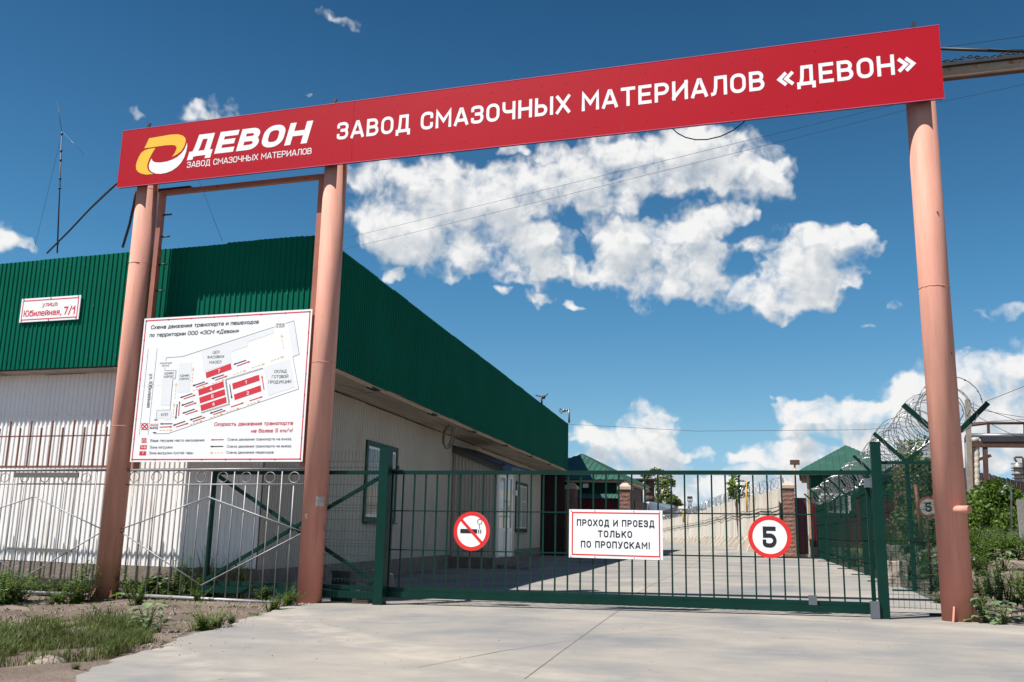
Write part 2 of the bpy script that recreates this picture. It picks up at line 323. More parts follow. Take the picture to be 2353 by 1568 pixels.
CONCW = mat('wall_concrete', (.50, .455, .39), .9, var=.16, scale=.8, bump=.3, bscale=9, spots=(.19, .15, .11), spot_lo=.57, spot_hi=.75, spot_scale=1.1, stretch=(1.6, 1.6, .35))
BLOCK = mat('rough_concrete', (.30, .26, .22), .95, var=.25, scale=3, bump=.9, bscale=14)
BRICK = mat('split_block', (.215, .115, .09), .95, var=.25, scale=9, bump=1.0, bscale=16)
CAPM = mat('pillar_cap', (.42, .34, .27), .85, var=.15, scale=5, bump=.3)
MAROON = mat('maroon_sheet', (.08, .006, .013), .4, var=.12)
RGREEN = mat('roof_green', (.028, .088, .062), .45, var=.12, scale=.6, spots=(.06, .16, .11), spot_lo=.55, spot_hi=.8, spot_scale=1)
YPOLE = mat('yellow_pole', (.62, .36, .06), .5, var=.2, spots=(.2, .1, .04), spot_lo=.62, spot_hi=.7)
SILO = mat('silo_brown', (.05, .034, .026), .8, var=.5, scale=1.2, spots=(.12, .085, .06), spot_lo=.5, spot_hi=.7, stretch=(1, 1, .4))
LROOF = mat('light_roof', (.42, .46, .50), .45, .1, var=.12)
RIBGREY = mat('grey_sheet', (.24, .27, .31), .5, .1, var=.2)
WOODF = mat('brown_plank', (.12, .052, .035), .85, var=.45, scale=2, stretch=(4, 4, .4))
GWOOD = mat('grey_wood', (.125, .115, .10), .85, var=.3, scale=5, stretch=(.6, 4, 6))
POLEC = mat('old_pole', (.23, .20, .165), .9, var=.25, scale=3)
BARK = mat('bark', (.10, .075, .055), .9, var=.3, scale=6)
def leafmat(name, c, var=.45, trans=.35):
    m = mat(name, c, .5, var=var, scale=2.2, spec=.35)
    N = m.node_tree.nodes; L = m.node_tree.links; b = N['Principled BSDF']; src = b.inputs['Base Color'].links[0].from_socket
    t = N.new('ShaderNodeBsdfTranslucent'); L.new(src, t.inputs[0]); mx = N.new('ShaderNodeMixShader'); mx.inputs[0].default_value = trans
    L.new(b.outputs[0], mx.inputs[1]); L.new(t.outputs[0], mx.inputs[2]); L.new(mx.outputs[0], N['Material Output'].inputs[0]); return m
LEAF = leafmat('leaf_green', (.085, .155, .022)); LEAF2 = leafmat('leaf_bright', (.125, .20, .028)); LEAFD = leafmat('leaf_dark', (.04, .088, .018))
LEAFP = leafmat('leaf_pale', (.17, .25, .12)); LEAFO = leafmat('leaf_olive', (.21, .23, .09)); GRASSM = leafmat('grass_blades', (.070, .098, .022), .6); GRASSY = leafmat('dry_grass', (.17, .175, .065), .5)
PETAL = leafmat('petal_white', (.7, .66, .72), .1)
STEMM = mat('stem', (.08, .11, .03), .7)

def ground_mats():
    # bare earth
    d = bpy.data.materials.new('dirt'); d.use_nodes = True; N = d.node_tree.nodes; L = d.node_tree.links; b = N['Principled BSDF']; b.inputs['Roughness'].default_value = .95
    geo = N.new('ShaderNodeNewGeometry')
    def nz(s, det, ro=.6, v=None):
        n = N.new('ShaderNodeTexNoise'); n.inputs['Scale'].default_value = s; n.inputs['Detail'].default_value = det; n.inputs['Roughness'].default_value = ro
        L.new(v or geo.outputs['Position'], n.inputs['Vector']); return n
    n1 = nz(1.1, 8); r = N.new('ShaderNodeValToRGB'); L.new(n1.outputs[0], r.inputs[0]); e = r.color_ramp.elements
    e[0].position = .3; e[0].color = (.088, .062, .048, 1); e[1].position = .72; e[1].color = (.225, .18, .145, 1); m = e.new(.5); m.color = (.135, .10, .078, 1)
    n2 = nz(38, 6, .75); r2 = N.new('ShaderNodeMapRange'); L.new(n2.outputs[0], r2.inputs[0]); r2.inputs[1].default_value = .3; r2.inputs[2].default_value = .7; r2.inputs[3].default_value = .6; r2.inputs[4].default_value = 1.45
    sc = N.new('ShaderNodeVectorMath'); sc.operation = 'SCALE'; L.new(r.outputs[0], sc.inputs[0]); L.new(r2.outputs[0], sc.inputs['Scale']); L.new(sc.outputs[0], b.inputs['Base Color'])
    bp = N.new('ShaderNodeBump'); bp.inputs['Strength'].default_value = .9; bp.inputs['Distance'].default_value = .035; n3 = nz(22, 8, .7); L.new(n3.outputs[0], bp.inputs['Height']); L.new(bp.outputs[0], b.inputs['Normal'])
    # poured concrete: patches, wheel tracks, brushed streaks
    c = bpy.data.materials.new('concrete'); c.use_nodes = True; N = c.node_tree.nodes; L = c.node_tree.links; b = N['Principled BSDF']; b.inputs['Roughness'].default_value = .8; b.inputs['Specular IOR Level'].default_value = .25
    geo = N.new('ShaderNodeNewGeometry')
    def mapp(s, rz=0):
        m = N.new('ShaderNodeMapping'); L.new(geo.outputs['Position'], m.inputs[0]); m.inputs['Scale'].default_value = s; m.inputs['Rotation'].default_value = (0, 0, rz); return m.outputs[0]
    def nz(s, det, ro=.6, v=None):
        n = N.new('ShaderNodeTexNoise'); n.inputs['Scale'].default_value = s; n.inputs['Detail'].default_value = det; n.inputs['Roughness'].default_value = ro
        L.new(v or geo.outputs['Position'], n.inputs['Vector']); return n
    n1 = nz(.42, 9, .6); r = N.new('ShaderNodeValToRGB'); L.new(n1.outputs[0], r.inputs[0]); e = r.color_ramp.elements
    e[0].position = .36; e[0].color = (.180, .182, .186, 1); e[1].position = .66; e[1].color = (.315, .288, .250, 1); m = e.new(.5); m.color = (.245, .232, .214, 1)
    n2 = nz(1.6, 8, .65, mapp((1, 2.6, 1), .5)); r2 = N.new('ShaderNodeMapRange'); L.new(n2.outputs[0], r2.inputs[0]); r2.inputs[1].default_value = .32; r2.inputs[2].default_value = .68; r2.inputs[3].default_value = .93; r2.inputs[4].default_value = 1.07
    n4 = nz(60, 5, .7); r4 = N.new('ShaderNodeMapRange'); L.new(n4.outputs[0], r4.inputs[0]); r4.inputs[1].default_value = .3; r4.inputs[2].default_value = .7; r4.inputs[3].default_value = .92; r4.inputs[4].default_value = 1.08
    k = N.new('ShaderNodeMath'); k.operation = 'MULTIPLY'; L.new(r2.outputs[0], k.inputs[0]); L.new(r4.outputs[0], k.inputs[1])
    # tyre tracks: rings round a far turning centre, broken by noise
    ts = N.new('ShaderNodeVectorMath'); ts.operation = 'DISTANCE'; L.new(geo.outputs['Position'], ts.inputs[0]); ts.inputs[1].default_value = (4.5, 21.0, 0)
    nd = nz(.5, 3); ad = N.new('ShaderNodeMath'); ad.operation = 'MULTIPLY_ADD'; L.new(nd.outputs[0], ad.inputs[0]); ad.inputs[1].default_value = 1.0; L.new(ts.outputs['Value'], ad.inputs[2])
    mu = N.new('ShaderNodeMath'); mu.operation = 'MULTIPLY'; L.new(ad.outputs[0], mu.inputs[0]); mu.inputs[1].default_value = .9
    n5 = N.new('ShaderNodeTexNoise'); n5.noise_dimensions = '1D'; n5.inputs['Scale'].default_value = 1.0; n5.inputs['Detail'].default_value = 3; L.new(mu.outputs[0], n5.inputs['W'])
    r5 = N.new('ShaderNodeMapRange'); L.new(n5.outputs[0], r5.inputs[0]); r5.inputs[1].default_value = .55; r5.inputs[2].default_value = .72; r5.inputs[3].default_value = 0; r5.inputs[4].default_value = .5
    n6 = nz(2.2, 7, .7); r6 = N.new('ShaderNodeMapRange'); L.new(n6.outputs[0], r6.inputs[0]); r6.inputs[1].default_value = .4; r6.inputs[2].default_value = .6
    f = N.new('ShaderNodeMath'); f.operation = 'MULTIPLY'; L.new(r5.outputs[0], f.inputs[0]); L.new(r6.outputs[0], f.inputs[1])
    sc = N.new('ShaderNodeVectorMath'); sc.operation = 'SCALE'; L.new(r.outputs[0], sc.inputs[0]); L.new(k.outputs[0], sc.inputs['Scale'])
    mx = N.new('ShaderNodeMix'); mx.data_type = 'RGBA'; L.new(f.outputs[0], mx.inputs[0]); L.new(sc.outputs[0], mx.inputs[6]); mx.inputs[7].default_value = (.40, .36, .305, 1)
    # dark smudges
    n7 = nz(.8, 9, .7); r7 = N.new('ShaderNodeMapRange'); L.new(n7.outputs[0], r7.inputs[0]); r7.inputs[1].default_value = .60; r7.inputs[2].default_value = .75; r7.inputs[3].default_value = 0; r7.inputs[4].default_value = .4
    m2 = N.new('ShaderNodeMix'); m2.data_type = 'RGBA'; L.new(r7.outputs[0], m2.inputs[0]); L.new(mx.outputs[2], m2.inputs[6]); m2.inputs[7].default_value = (.17, .165, .16, 1)
    # oil drips and grit: small dark specks
    n8 = nz(5.5, 4, .5); r8 = N.new('ShaderNodeMapRange'); L.new(n8.outputs[0], r8.inputs[0]); r8.inputs[1].default_value = .70; r8.inputs[2].default_value = .76; r8.inputs[3].default_value = 0; r8.inputs[4].default_value = .55
    m3 = N.new('ShaderNodeMix'); m3.data_type = 'RGBA'; L.new(r8.outputs[0], m3.inputs[0]); L.new(m2.outputs[2], m3.inputs[6]); m3.inputs[7].default_value = (.10, .085, .07, 1)
    L.new(m3.outputs[2], b.inputs['Base Color'])
    bp = N.new('ShaderNodeBump'); bp.inputs['Strength'].default_value = .3; bp.inputs['Distance'].default_value = .01; n3 = nz(45, 6, .7); L.new(n3.outputs[0], bp.inputs['Height']); L.new(bp.outputs[0], b.inputs['Normal'])
    return d, c
DIRT, CONC = ground_mats()

def glassmat(name, c, rough=.04):
    m = bpy.data.materials.new(name); m.use_nodes = True; b = m.node_tree.nodes['Principled BSDF']
    b.inputs['Base Color'].default_value = (*c, 1); b.inputs['Roughness'].default_value = rough; b.inputs['Specular IOR Level'].default_value = 1.0
    b.inputs['Coat Weight'].default_value = .6; b.inputs['Coat Roughness'].default_value = .02; return m
GLASS = glassmat('window_glass', (.02, .024, .028)); GLASSL = glassmat('curtained_glass', (.30, .29, .26))

# ================================================================== GROUND
def rng(a, b, s):
    n = max(1, int(round((b - a) / s))); return [a + (b - a) * i / n for i in range(n + 1)]
def ground():
    xs = [-700, -300, -120] + rng(-60, -20, 4) + rng(-19.6, 6, .32) + rng(6.5, 16, .6) + rng(18, 60, 4) + [120, 300, 700]
    ys = [-60, -20, -5, 2] + rng(4, 20, .32) + rng(20.5, 40, .7) + rng(41, 80, 2.5) + [90, 110, 140, 200, 400, 900]
    mb = MB(); vs = []
    for y in ys:
        for x in xs:
            z = gzd(x, y)
            if xl(y) - .05 < x < xr(y) + .02: z = gz(x, y) - .06 if xl(y) + .25 < x else z - .0
            if y > 130: z = gz(x, 130) + (y - 130) * .002
            vs.append((x, y, z))
    n = len(xs); mb.add(vs, [(j*n+i, j*n+i+1, (j+1)*n+i+1, (j+1)*n+i) for j in range(len(ys)-1) for i in range(n-1)], True)
    mb.build('ground', DIRT, kind='structure')
    # concrete slab: gate apron and yard
    mb = MB(); vs = []; K = 26
    ys = rng(2, 14.41, .22) + [14.43] + rng(14.5, 15.6, .12) + [15.72, 15.78] + rng(16.2, 30, .7) + rng(31, 60, 1.5) + rng(63, 130, 6)
    for y in ys:
        a, b = xl(y), xr(y)
        if y < 14.42: cols = [a + (4 - a) * i / 20 for i in range(21)] + [7, 12, 20, 32, 46, 60]
        else: cols = [a + (b - a) * i / K for i in range(K + 1)]
        for x in cols: vs.append((x, y, gz(x, y) + .022))
    n = K + 1; rows = len(ys); fs = [(j*n+i, j*n+i+1, (j+1)*n+i+1, (j+1)*n+i) for j in range(rows-1) for i in range(K)]
    mb.add(vs, fs, True)
    # edge thickness along the left side
    o = len(mb.v)
    for j in range(rows): x, y, z = vs[j*n]; mb.v.append((x, y, z)); mb.v.append((x - .02, y, z - .12))
    for j in range(rows - 1): mb.f.append((o+2*j, o+2*j+2, o+2*j+3, o+2*j+1)); mb.sm.append(False)
    pav = mb.build('pavement', CONC, kind='structure')
    # saw-cut joints: thin dark grooves filled with dirt
    JM = mat('joint_dirt', (.21, .19, .165), .95, var=.3)
    def joint(pts, w):
        mb = MB(); P = [atz(x, y, .08) for x, y in pts]; q = []
        for a, b in zip(P, P[1:]):
            m = max(2, int((b - a).length / .3)); q += [a.lerp(b, i / m) for i in range(m)]
        q.append(P[-1])
        for i, p in enumerate(q):
            d = (q[min(i+1, len(q)-1)] - q[max(i-1, 0)]); nrm = Vector((-d.y, d.x, 0)).normalized() * w * random.uniform(.6, 1.2)
            for s in (-1, 1): mb.v.append((p.x + s*nrm.x, p.y + s*nrm.y, gz(p.x, p.y) + .026))
        for i in range(len(q)-1): mb.f.append((2*i, 2*i+1, 2*i+3, 2*i+2)); mb.sm.append(False)
        mb.build('joint', JM, pav)
    joint([(1205, 1568), (1300, 1495), (1390, 1428), (1470, 1372), (1590, 1300), (1697, 1241)], .007)
    joint([(960, 1536), (1150, 1500), (1390, 1466)], .006)
    joint([(1390, 1466), (1700, 1440), (1990, 1452)], .004)
    # road beyond the rubble bank
    mb = MB(); vs = []
    for i in range(30):
        t = i / 29; x = lerp(2.6, 60, t)
        for y in (33.0, 38, 44, 50): vs.append((x, y + .12 * x, gz(x, y + .12*x) + .03))
    mb.add(vs, [(4*i+j, 4*i+4+j, 4*i+5+j, 4*i+1+j) for i in range(29) for j in range(3)], True)
    mb.build('road', CONC, kind='structure')
ground()

def stones(name, region, n, smin, smax, m):
    mb = MB(); i = 0; tries = 0
    while i < n and tries < n * 20:
        tries += 1
        x, y = region()
        if x is None: continue
        s = smin * (smax / smin) ** (random.random() ** 2.2); z = gzd(x, y)
        a = random.random() * 6.28; r = [random.uniform(.6, 1.1) * s for _ in range(5)]
        vs = [(x + r[k] * math.cos(a + k*1.257), y + r[k] * math.sin(a + k*1.257), z - .2*s) for k in range(5)]
        top = [(x + .55*r[k] * math.cos(a + .4 + k*1.257), y + .55*r[k] * math.sin(a + .4 + k*1.257), z + s * random.uniform(.35, .7)) for k in range(5)]
        mb.add(vs + top, [(k, (k+1) % 5, 5 + (k+1) % 5, 5 + k) for k in range(5)] + [(5, 6, 7, 8, 9)]); i += 1
    return mb.build(name, m, kind='stuff')
STONEM = mat('pebble', (.27, .22, .185), .9, var=.45, scale=9)
def dirt_left():
    y = random.uniform(8.5, 15.6); x = random.uniform(-16, -5.5)
    return (x, y) if x < xl(y) - .02 else (None, None)
stones('gravel', dirt_left, 5200, .008, .045, STONEM)
def edge_left():
    y = random.uniform(8.0, 14.5); return xl(y) + random.gauss(-.12, .13), y
stones('edge_gravel', edge_left, 1500, .006, .03, STONEM)
def apron():
    y = random.uniform(8, 14.6); x = xl(y) + random.random() ** 2.5 * 9
    return x, y
def on_slab(x, y): return gz(x, y) + .022
_g = gzd; gzd = on_slab; stones('grit', apron, 420, .004, .013, mat('grit_brown', (.16, .13, .10), .9, var=.4)); gzd = _g
def dirt_right():
    y = random.uniform(14.45, 24); x = random.uniform(2.3, 9)
    return (x, y) if x > fx(y) + .3 else (None, None)
stones('rubble', dirt_right, 1700, .012, .09, STONEM)
for k, (px, py, s, lb) in enumerate([(108, 1548, .16, 'pale boulder half hidden by grass near the lower left corner'), (512, 1383, .08, 'dark stone lying beside the green weeds by the silver fence'), (148, 1455, .07, 'small flat grey stone on bare earth left of the leafy weeds'), (722, 1506, .05, 'small dark stone at the edge of the concrete drive')]):
    p = atz(px, py, -.06); mb = MB(); n = 9; rings = []
    for j in range(4):
        zz = (0, .5, .85, 1)[j]; rr = (1, .95, .6, .18)[j]
        rings.append([(p.x + s*rr*random.uniform(.85, 1.15)*1.3*math.cos(i*.698), p.y + s*rr*random.uniform(.85, 1.15)*math.sin(i*.698), gz(p.x, p.y) - .03 + zz*s*.75) for i in range(n)])
    mb.add(sum(rings, []), [(j*n+i, j*n+(i+1) % n, (j+1)*n+(i+1) % n, (j+1)*n+i) for j in range(3) for i in range(n)] + [tuple(3*n+i for i in range(n))], True)
    single(mb, 'stone', STONEM, lb, 'stone')

# ================================================================== LONG OFFICE BUILDING
FC = Vector((-8.80, 15.30, 0)); FE = Vector((-11.82, 47.4, 0))            # fascia corner, far end
WC = Vector((-9.98, 15.76, 0)); WE = Vector((-13.25, 47.3, 0))            # wall corner, far end
LEFT = -23.0
FZ0, FZ1 = 4.43, 6.87
bld = thing('office_building', (-14, 17, 0), 'long white ribbed metal building with a deep green parapet', 'building')
def sheets(name, p, q, z0, z1, m, pitch=.105, depth=.014, rib=.032, per=11, jit=.0, zf=None, side=1, dz=0):
    p = Vector(p); q = Vector(q); L = (q - p).length; d = (q - p).normalized(); nr = Vector((d.y, -d.x, 0)) * side
    nrib = int(L / pitch); i = 0
    while i < nrib:
        k = min(per, nrib - i); mb = MB(); j0 = random.uniform(-jit, jit); j1 = random.uniform(-jit, jit); off = random.uniform(0, .004)
        vs = []
        prof = []
        for r in range(k):
            x = (i + r) * pitch
            prof += [(x + .004, 0), (x + pitch - rib - .016, 0), (x + pitch - rib - .006, depth), (x + pitch - .012, depth)]
        prof.append(((i + k) * pitch + .012, 0))
        for x, o in prof:
            b = p + d * x + nr * (o + off)
            za = z0 + j0; zb = (zf(x) if zf else z1) + j1
            vs += [(b.x, b.y, za), (b.x, b.y, zb)]
        mb.add(vs, [(2*a, 2*a+2, 2*a+3, 2*a+1) for a in range(len(prof)-1)])
        mb.build(name, m, bld); i += k
# front parapet, with the small step in its top edge
def ftop(x):                                                              # x measured from the left end
    X = LEFT + x
    return 6.79 + .05 * sm(X, -20, -12.5) if X < -10.95 else 6.865
sheets('parapet_sheet', (LEFT, 15.30, 0), (FC.x, 15.30, 0), FZ0, FZ1, FGREEN, pitch=.118, depth=.02, rib=.034, per=9, jit=.006, zf=ftop)
sheets('parapet_sheet', FC, FE, FZ0, FZ1, FGREEN, pitch=.118, depth=.02, rib=.034, per=9, jit=.012)
mb = MB(); mb.box((FC.x - .03, 15.26, FZ0), (FC.x + .025, 15.33, FZ1 + .01)); mb.build('corner_trim', FGREEN, bld)
# end of the parapet (returns towards the back)
mb = MB(); mb.prism([(FE.x, FE.y, FZ0), (FE.x - 8, FE.y + .5, FZ0), (FE.x - 8, FE.y + .5, FZ1), (FE.x, FE.y, FZ1)], (0, -.02, 0)); mb.build('end_sheet', FGREEN, bld)
# roofing screws in rows on the parapet and wall sheets
mb = MB(); x = LEFT + .1
while x < FC.x:
    for z in (4.62, 5.7, 6.62):
        if random.random() < .7: mb.tube((x, 15.272, z + random.uniform(-.03, .03)), (x, 15.30, z), .010, 6)
    for z in (.56, 2.1, 3.5):
        if random.random() < .6 and x < WC.x: mb.tube((x, 15.735, z + random.uniform(-.02, .02)), (x, 15.76, z), .008, 6)
    x += .354
mb.build('screws', STEEL, bld, kind='stuff')
# block added behind the parapet end, mostly hidden, to shade the inner gate
mb = MB(); q = [(-24, 47.6, 6.8), (-12.02, 47.6, 6.8), (-14.15, 56, 7.75), (-24, 56, 7.75)]; mb.add([(x, y, -.3) for x, y, z in q] + q, [(3,2,1,0), (4,5,6,7), (0,1,5,4), (1,2,6,5), (2,3,7,6), (3,0,4,7)]); mb.build('shade_block', mat('shade_block_dark', (.025, .012, .012), .9), bld)  # near-black colour stands for the deep shade under the parapet end
# white walls
sheets('wall_sheet', (LEFT, 15.76, 0), WC, .47, 4.38, WSHEET, pitch=.118, depth=.02, rib=.04, per=9, jit=.012)
mb = MB(); mb.bar((LEFT, 15.745, 3.52), (WC.x, 15.745, 3.52), .01, .03); mb.build('sheet_lap', WSHEET, bld)
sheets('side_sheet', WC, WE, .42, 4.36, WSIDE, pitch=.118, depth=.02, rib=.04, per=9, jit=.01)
# end wall, dark gap, core
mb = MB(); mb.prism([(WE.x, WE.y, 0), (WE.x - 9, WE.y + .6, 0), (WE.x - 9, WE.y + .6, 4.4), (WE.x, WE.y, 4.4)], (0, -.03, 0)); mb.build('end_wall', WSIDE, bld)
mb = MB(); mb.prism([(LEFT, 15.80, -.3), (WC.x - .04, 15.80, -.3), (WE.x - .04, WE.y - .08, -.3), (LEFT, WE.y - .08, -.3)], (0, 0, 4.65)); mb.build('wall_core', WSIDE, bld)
mb = MB()
mb.prism([(LEFT, 15.74, -.4), (WC.x + .05, 15.74, -.4), (WE.x + .05, WE.y, -.4), (WE.x - .3, WE.y, -.4), (WC.x - .5, 16.2, -.4), (LEFT, 16.2, -.4)], (0, 0, .86)); mb.build('foundation', FOUND, bld)
mb = MB(); mb.prism([(LEFT, 15.34, 4.415), (FC.x - .04, 15.34, 4.415), (FE.x - .04, FE.y - .05, 4.415), (LEFT, FE.y - .05, 4.415)], (0, 0, 2.2)); mb.build('roof', mat('flat_roof', (.12, .12, .12), .9), bld)
# soffit: boards running along the eaves
def soff_line(t): return [WC.lerp(WE, t), FC.lerp(FE, t)]
NB = 6
for k in range(NB):
    for s in range(8):
        t0, t1 = s / 8 + .0006, (s + 1) / 8 - .0006
        a0, b0 = soff_line(t0); a1, b1 = soff_line(t1); u0, u1 = k / NB + .008, (k + 1) / NB - .008; dz = random.uniform(0, .012)
        P = [a0.lerp(b0, u0), a0.lerp(b0, u1), a1.lerp(b1, u1), a1.lerp(b1, u0)]
        mb = MB(); mb.prism([(p.x, p.y, FZ0 - .045 + dz) for p in P], (0, 0, .02)); mb.build('soffit_board', SOFF, bld)
for s in range(7):
    x0 = LEFT + s * (FC.x - LEFT) / 7
    mb = MB(); mb.box((x0 + .005, 15.32, FZ0 - .05), (x0 + (FC.x - LEFT) / 7 - .005, 15.80, FZ0 - .03)); mb.build('soffit_board', SOFF, bld)
# tan edge boards; black bars paint the shade in the joist slots
J = [16.9, 19.1, 23.7, 28.1, 32.9, 37.8, 42.4, 47.2]
def fside(y): return FC.lerp(FE, (y - FC.y) / (FE.y - FC.y))
jj = [15.4] + J[1:]
for a, b in zip(jj, jj[1:]):
    p, q = fside(a), fside(b - .55); mb = MB(); mb.bar((p.x - .05, p.y, FZ0 - .02), (q.x - .05, q.y, FZ0 - .02), .03, .13); mb.build('eave_board', TANB, bld)
    p, q = fside(b - .5), fside(b - .02); mb = MB(); mb.bar((p.x - .12, p.y, FZ0 - .05), (q.x - .12, q.y, FZ0 - .05), .12, .05); mb.build('slot_shade', DARK, bld)

def wall_at(y, off=0.0):
    t = (y - WC.y) / (WE.y - WC.y); p = WC.lerp(WE, t); d = (WE - WC).normalized(); n = Vector((d.y, -d.x, 0)); return p + n * off
def side_window(y0, y1, z0, z1, label, sash=.5, tw=.13):
    d = (WE - WC).normalized(); n = Vector((d.y, -d.x, 0))
    def ring(name, a, b, c, e, w, off, th, m, par, lb=None):
        mb = MB()
        for (ya, yb, za, zb) in ((a, b, e - w, e), (a, b, c, c + w), (a, a + w, c + w, e - w), (b - w, b, c + w, e - w)):
            p, q = wall_at(ya, off), wall_at(yb, off)
            mb.prism([(p.x, p.y, za), (q.x, q.y, za), (q.x, q.y, zb), (p.x, p.y, zb)], n * th)
        return mb.build(name, m, par, label=lb)
    win = ring('window', y0, y1, z0, z1, tw, .02, .05, TRIM, bld, label)
    a, b, c, e = y0 + tw, y1 - tw, z0 + tw, z1 - tw
    ring('window_frame', a, b, c, e, .07, .0, .045, PVC, win)
    m = a + (b - a) * sash
    mb = MB(); p, q = wall_at(m - .05, .0), wall_at(m + .05, .0); mb.prism([(p.x, p.y, c + .07), (q.x, q.y, c + .07), (q.x, q.y, e - .07), (p.x, p.y, e - .07)], n * .05); mb.build('mullion', PVC, win)
    for ya, yb, g in ((a + .07, m - .05, GLASS), (m + .05, b - .07, GLASSL)):
        mb = MB(); p, q = wall_at(ya, .008), wall_at(yb, .008)
        mb.prism([(p.x, p.y, c + .07), (q.x, q.y, c + .07), (q.x, q.y, e - .07), (p.x, p.y, e - .07)], n * .008); mb.build('pane', g, win)
        if g is GLASSL:
            mb = MB(); zt = lerp(c, e, .62); mb.prism([(p.x, p.y, zt), (q.x, q.y, zt), (q.x, q.y, zt + .05), (p.x, p.y, zt + .05)], n * .02); mb.build('transom', PVC, win)
    mb = MB(); p, q = wall_at(y0 + .02, .02), wall_at(y1 - .02, .02); mb.prism([(p.x, p.y, z0 - .03), (q.x, q.y, z0 - .03), (q.x, q.y, z0 - .005), (p.x, p.y, z0 - .005)], n * .12); mb.build('sill', TRIM, win)
side_window(21.15, 23.6, 1.42, 3.46, 'wide green trimmed window nearest the gate')
side_window(40.45, 43.3, 1.25, 3.48, 'green trimmed window beyond the porch')

# porch box: ribbed front towards the gate, door on the yard side, lean-to roof
PX0, PX1, PY0, PY1 = -11.35, -9.84, 29.5, 31.9
def pz(x): return 4.02 + (x - PX0) / (PX1 - PX0) * (-.60)
mb = MB(); prof = []; n = 12
for r in range(n):
    x = PX0 + (PX1 - PX0) * r / n; w = (PX1 - PX0) / n
    prof += [(x, 0), (x + w * .62, 0), (x + w * .7, -.02), (x + w * .93, -.02)]
prof.append((PX1, 0)); vs = []
for x, o in prof: vs += [(x, PY0 + o, .40), (x, PY0 + o, pz(x) - .12)]
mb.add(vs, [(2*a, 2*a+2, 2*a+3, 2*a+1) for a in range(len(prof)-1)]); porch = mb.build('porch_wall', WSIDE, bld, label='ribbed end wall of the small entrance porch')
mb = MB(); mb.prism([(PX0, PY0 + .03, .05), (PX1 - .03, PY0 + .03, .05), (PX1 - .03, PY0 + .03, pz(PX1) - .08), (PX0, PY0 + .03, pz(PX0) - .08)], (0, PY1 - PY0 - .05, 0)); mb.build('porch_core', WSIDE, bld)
mb = MB(); mb.box((PX0 - .2, PY0 - .04, -.3), (PX1 + .03, PY1 + .1, .40)); mb.build('porch_plinth', FOUND, bld)
mb = MB(); mb.box((PX1 + .04, 29.9, -.2), (PX1 + .75, 31.8, .16)); mb.build('porch_step', FOUND, bld)
mb = MB(); mb.box((PX1 + .76, 29.8, -.2), (PX1 + 1.15, 31.9, .08)); mb.build('porch_step', FOUND, bld)
mb = MB(); mb.prism([(PX0 - .05, PY0 - .10, pz(PX0) - .16), (PX1 + .38, PY0 - .10, pz(PX1 + .38) - .16), (PX1 + .38, PY0 - .10, pz(PX1 + .38) + .06), (PX0 - .05, PY0 - .10, pz(PX0) + .10)], (0, .04, 0)); mb.build('gable_board', GWOOD, bld, label='weathered grey gable board of the porch roof')
mb = MB(); mb.prism([(PX0 - .3, PY0 - .16, pz(PX0) + .12), (PX1 + .45, PY0 - .16, pz(PX1 + .45) + .08), (PX1 + .45, PY0 - .16, pz(PX1 + .45) + .11), (PX0 - .3, PY0 - .16, pz(PX0) + .16)], (0, PY1 - PY0 + 1.2, 0)); mb.build('porch_roof', mat('dark_roofing', (.04, .045, .055), .6), bld)
RT = mat('blue_grey_sheet', (.10, .12, .16), .5)
for k in range(13):
    y = PY0 + .1 + k * .25; mb = MB(); mb.tube((PX1 + .2, y, pz(PX1 + .2) + .11), (PX1 + .5, y, pz(PX1 + .5) + .09), .06, 6); mb.build('roof_rib', RT, bld)
mb = MB(); z = pz(PX1 + .45) + .1; mb.prism([(PX1 + .3, PY0 - .3, z), (PX1 + .55, PY0 - .32, z - .22), (PX1 + .62, PY0 - .1, z - .05), (PX1 + .5, PY0 - .05, z + .08)], (.01, .01, .01)); mb.build('torn_flap', RT, bld, label='bent torn corner of the porch roof sheet')
mb = MB()
for (ya, yb, za, zb) in ((29.72, 31.42, 3.16, 3.25), (29.72, 29.80, .42, 3.16), (31.34, 31.42, .42, 3.16), (29.72, 31.42, .38, .42)): mb.box((PX1 - .02, ya, za), (PX1 + .03, yb, zb))
door = mb.build('door', PVC, bld, label='white plastic double door of the porch')
for (ya, yb) in ((29.81, 30.58), (30.60, 31.33)):
    mb = MB()
    for (a, b, c, e) in ((ya, ya + .1, .43, 3.15), (yb - .1, yb, .43, 3.15), (ya + .1, yb - .1, 3.04, 3.15), (ya + .1, yb - .1, 1.25, 1.36), (ya + .1, yb - .1, .43, .55)): mb.box((PX1 - .01, a, c), (PX1 + .05, b, e))
    mb.build('door_leaf', PVC, door)
    mb = MB(); mb.box((PX1 + .005, ya + .1, 1.36), (PX1 + .015, yb - .1, 3.04)); mb.build('pane', GLASSL, door)
    mb = MB(); mb.box((PX1 + .01, ya + .1, .55), (PX1 + .03, yb - .1, 1.25)); mb.build('lower_panel', PVC, door)
for z in (1.75, 2.25):
    mb = MB(); mb.tube((PX1 + .11, 30.3, z), (PX1 + .11, 30.75, z), .018, 6); mb.build('door_handle', GALV, door)
mb = MB(); mb.box((PX1 + .016, 30.05, 2.0), (PX1 + .019, 30.38, 2.45)); mb.build('notice', WHITE, door)
mb = MB(); mb.box((PX1 + .03, 31.5, 2.5), (PX1 + .13, 31.62, 2.68)); mb.build('wall_lamp', PVC, bld)
# conduit on the wall
mb = MB(); p = wall_at(37.2, .05); mb.tube((p.x, p.y, .3), (p.x, p.y, 3.6), .03, 6); mb.build('downpipe', PVC, bld)

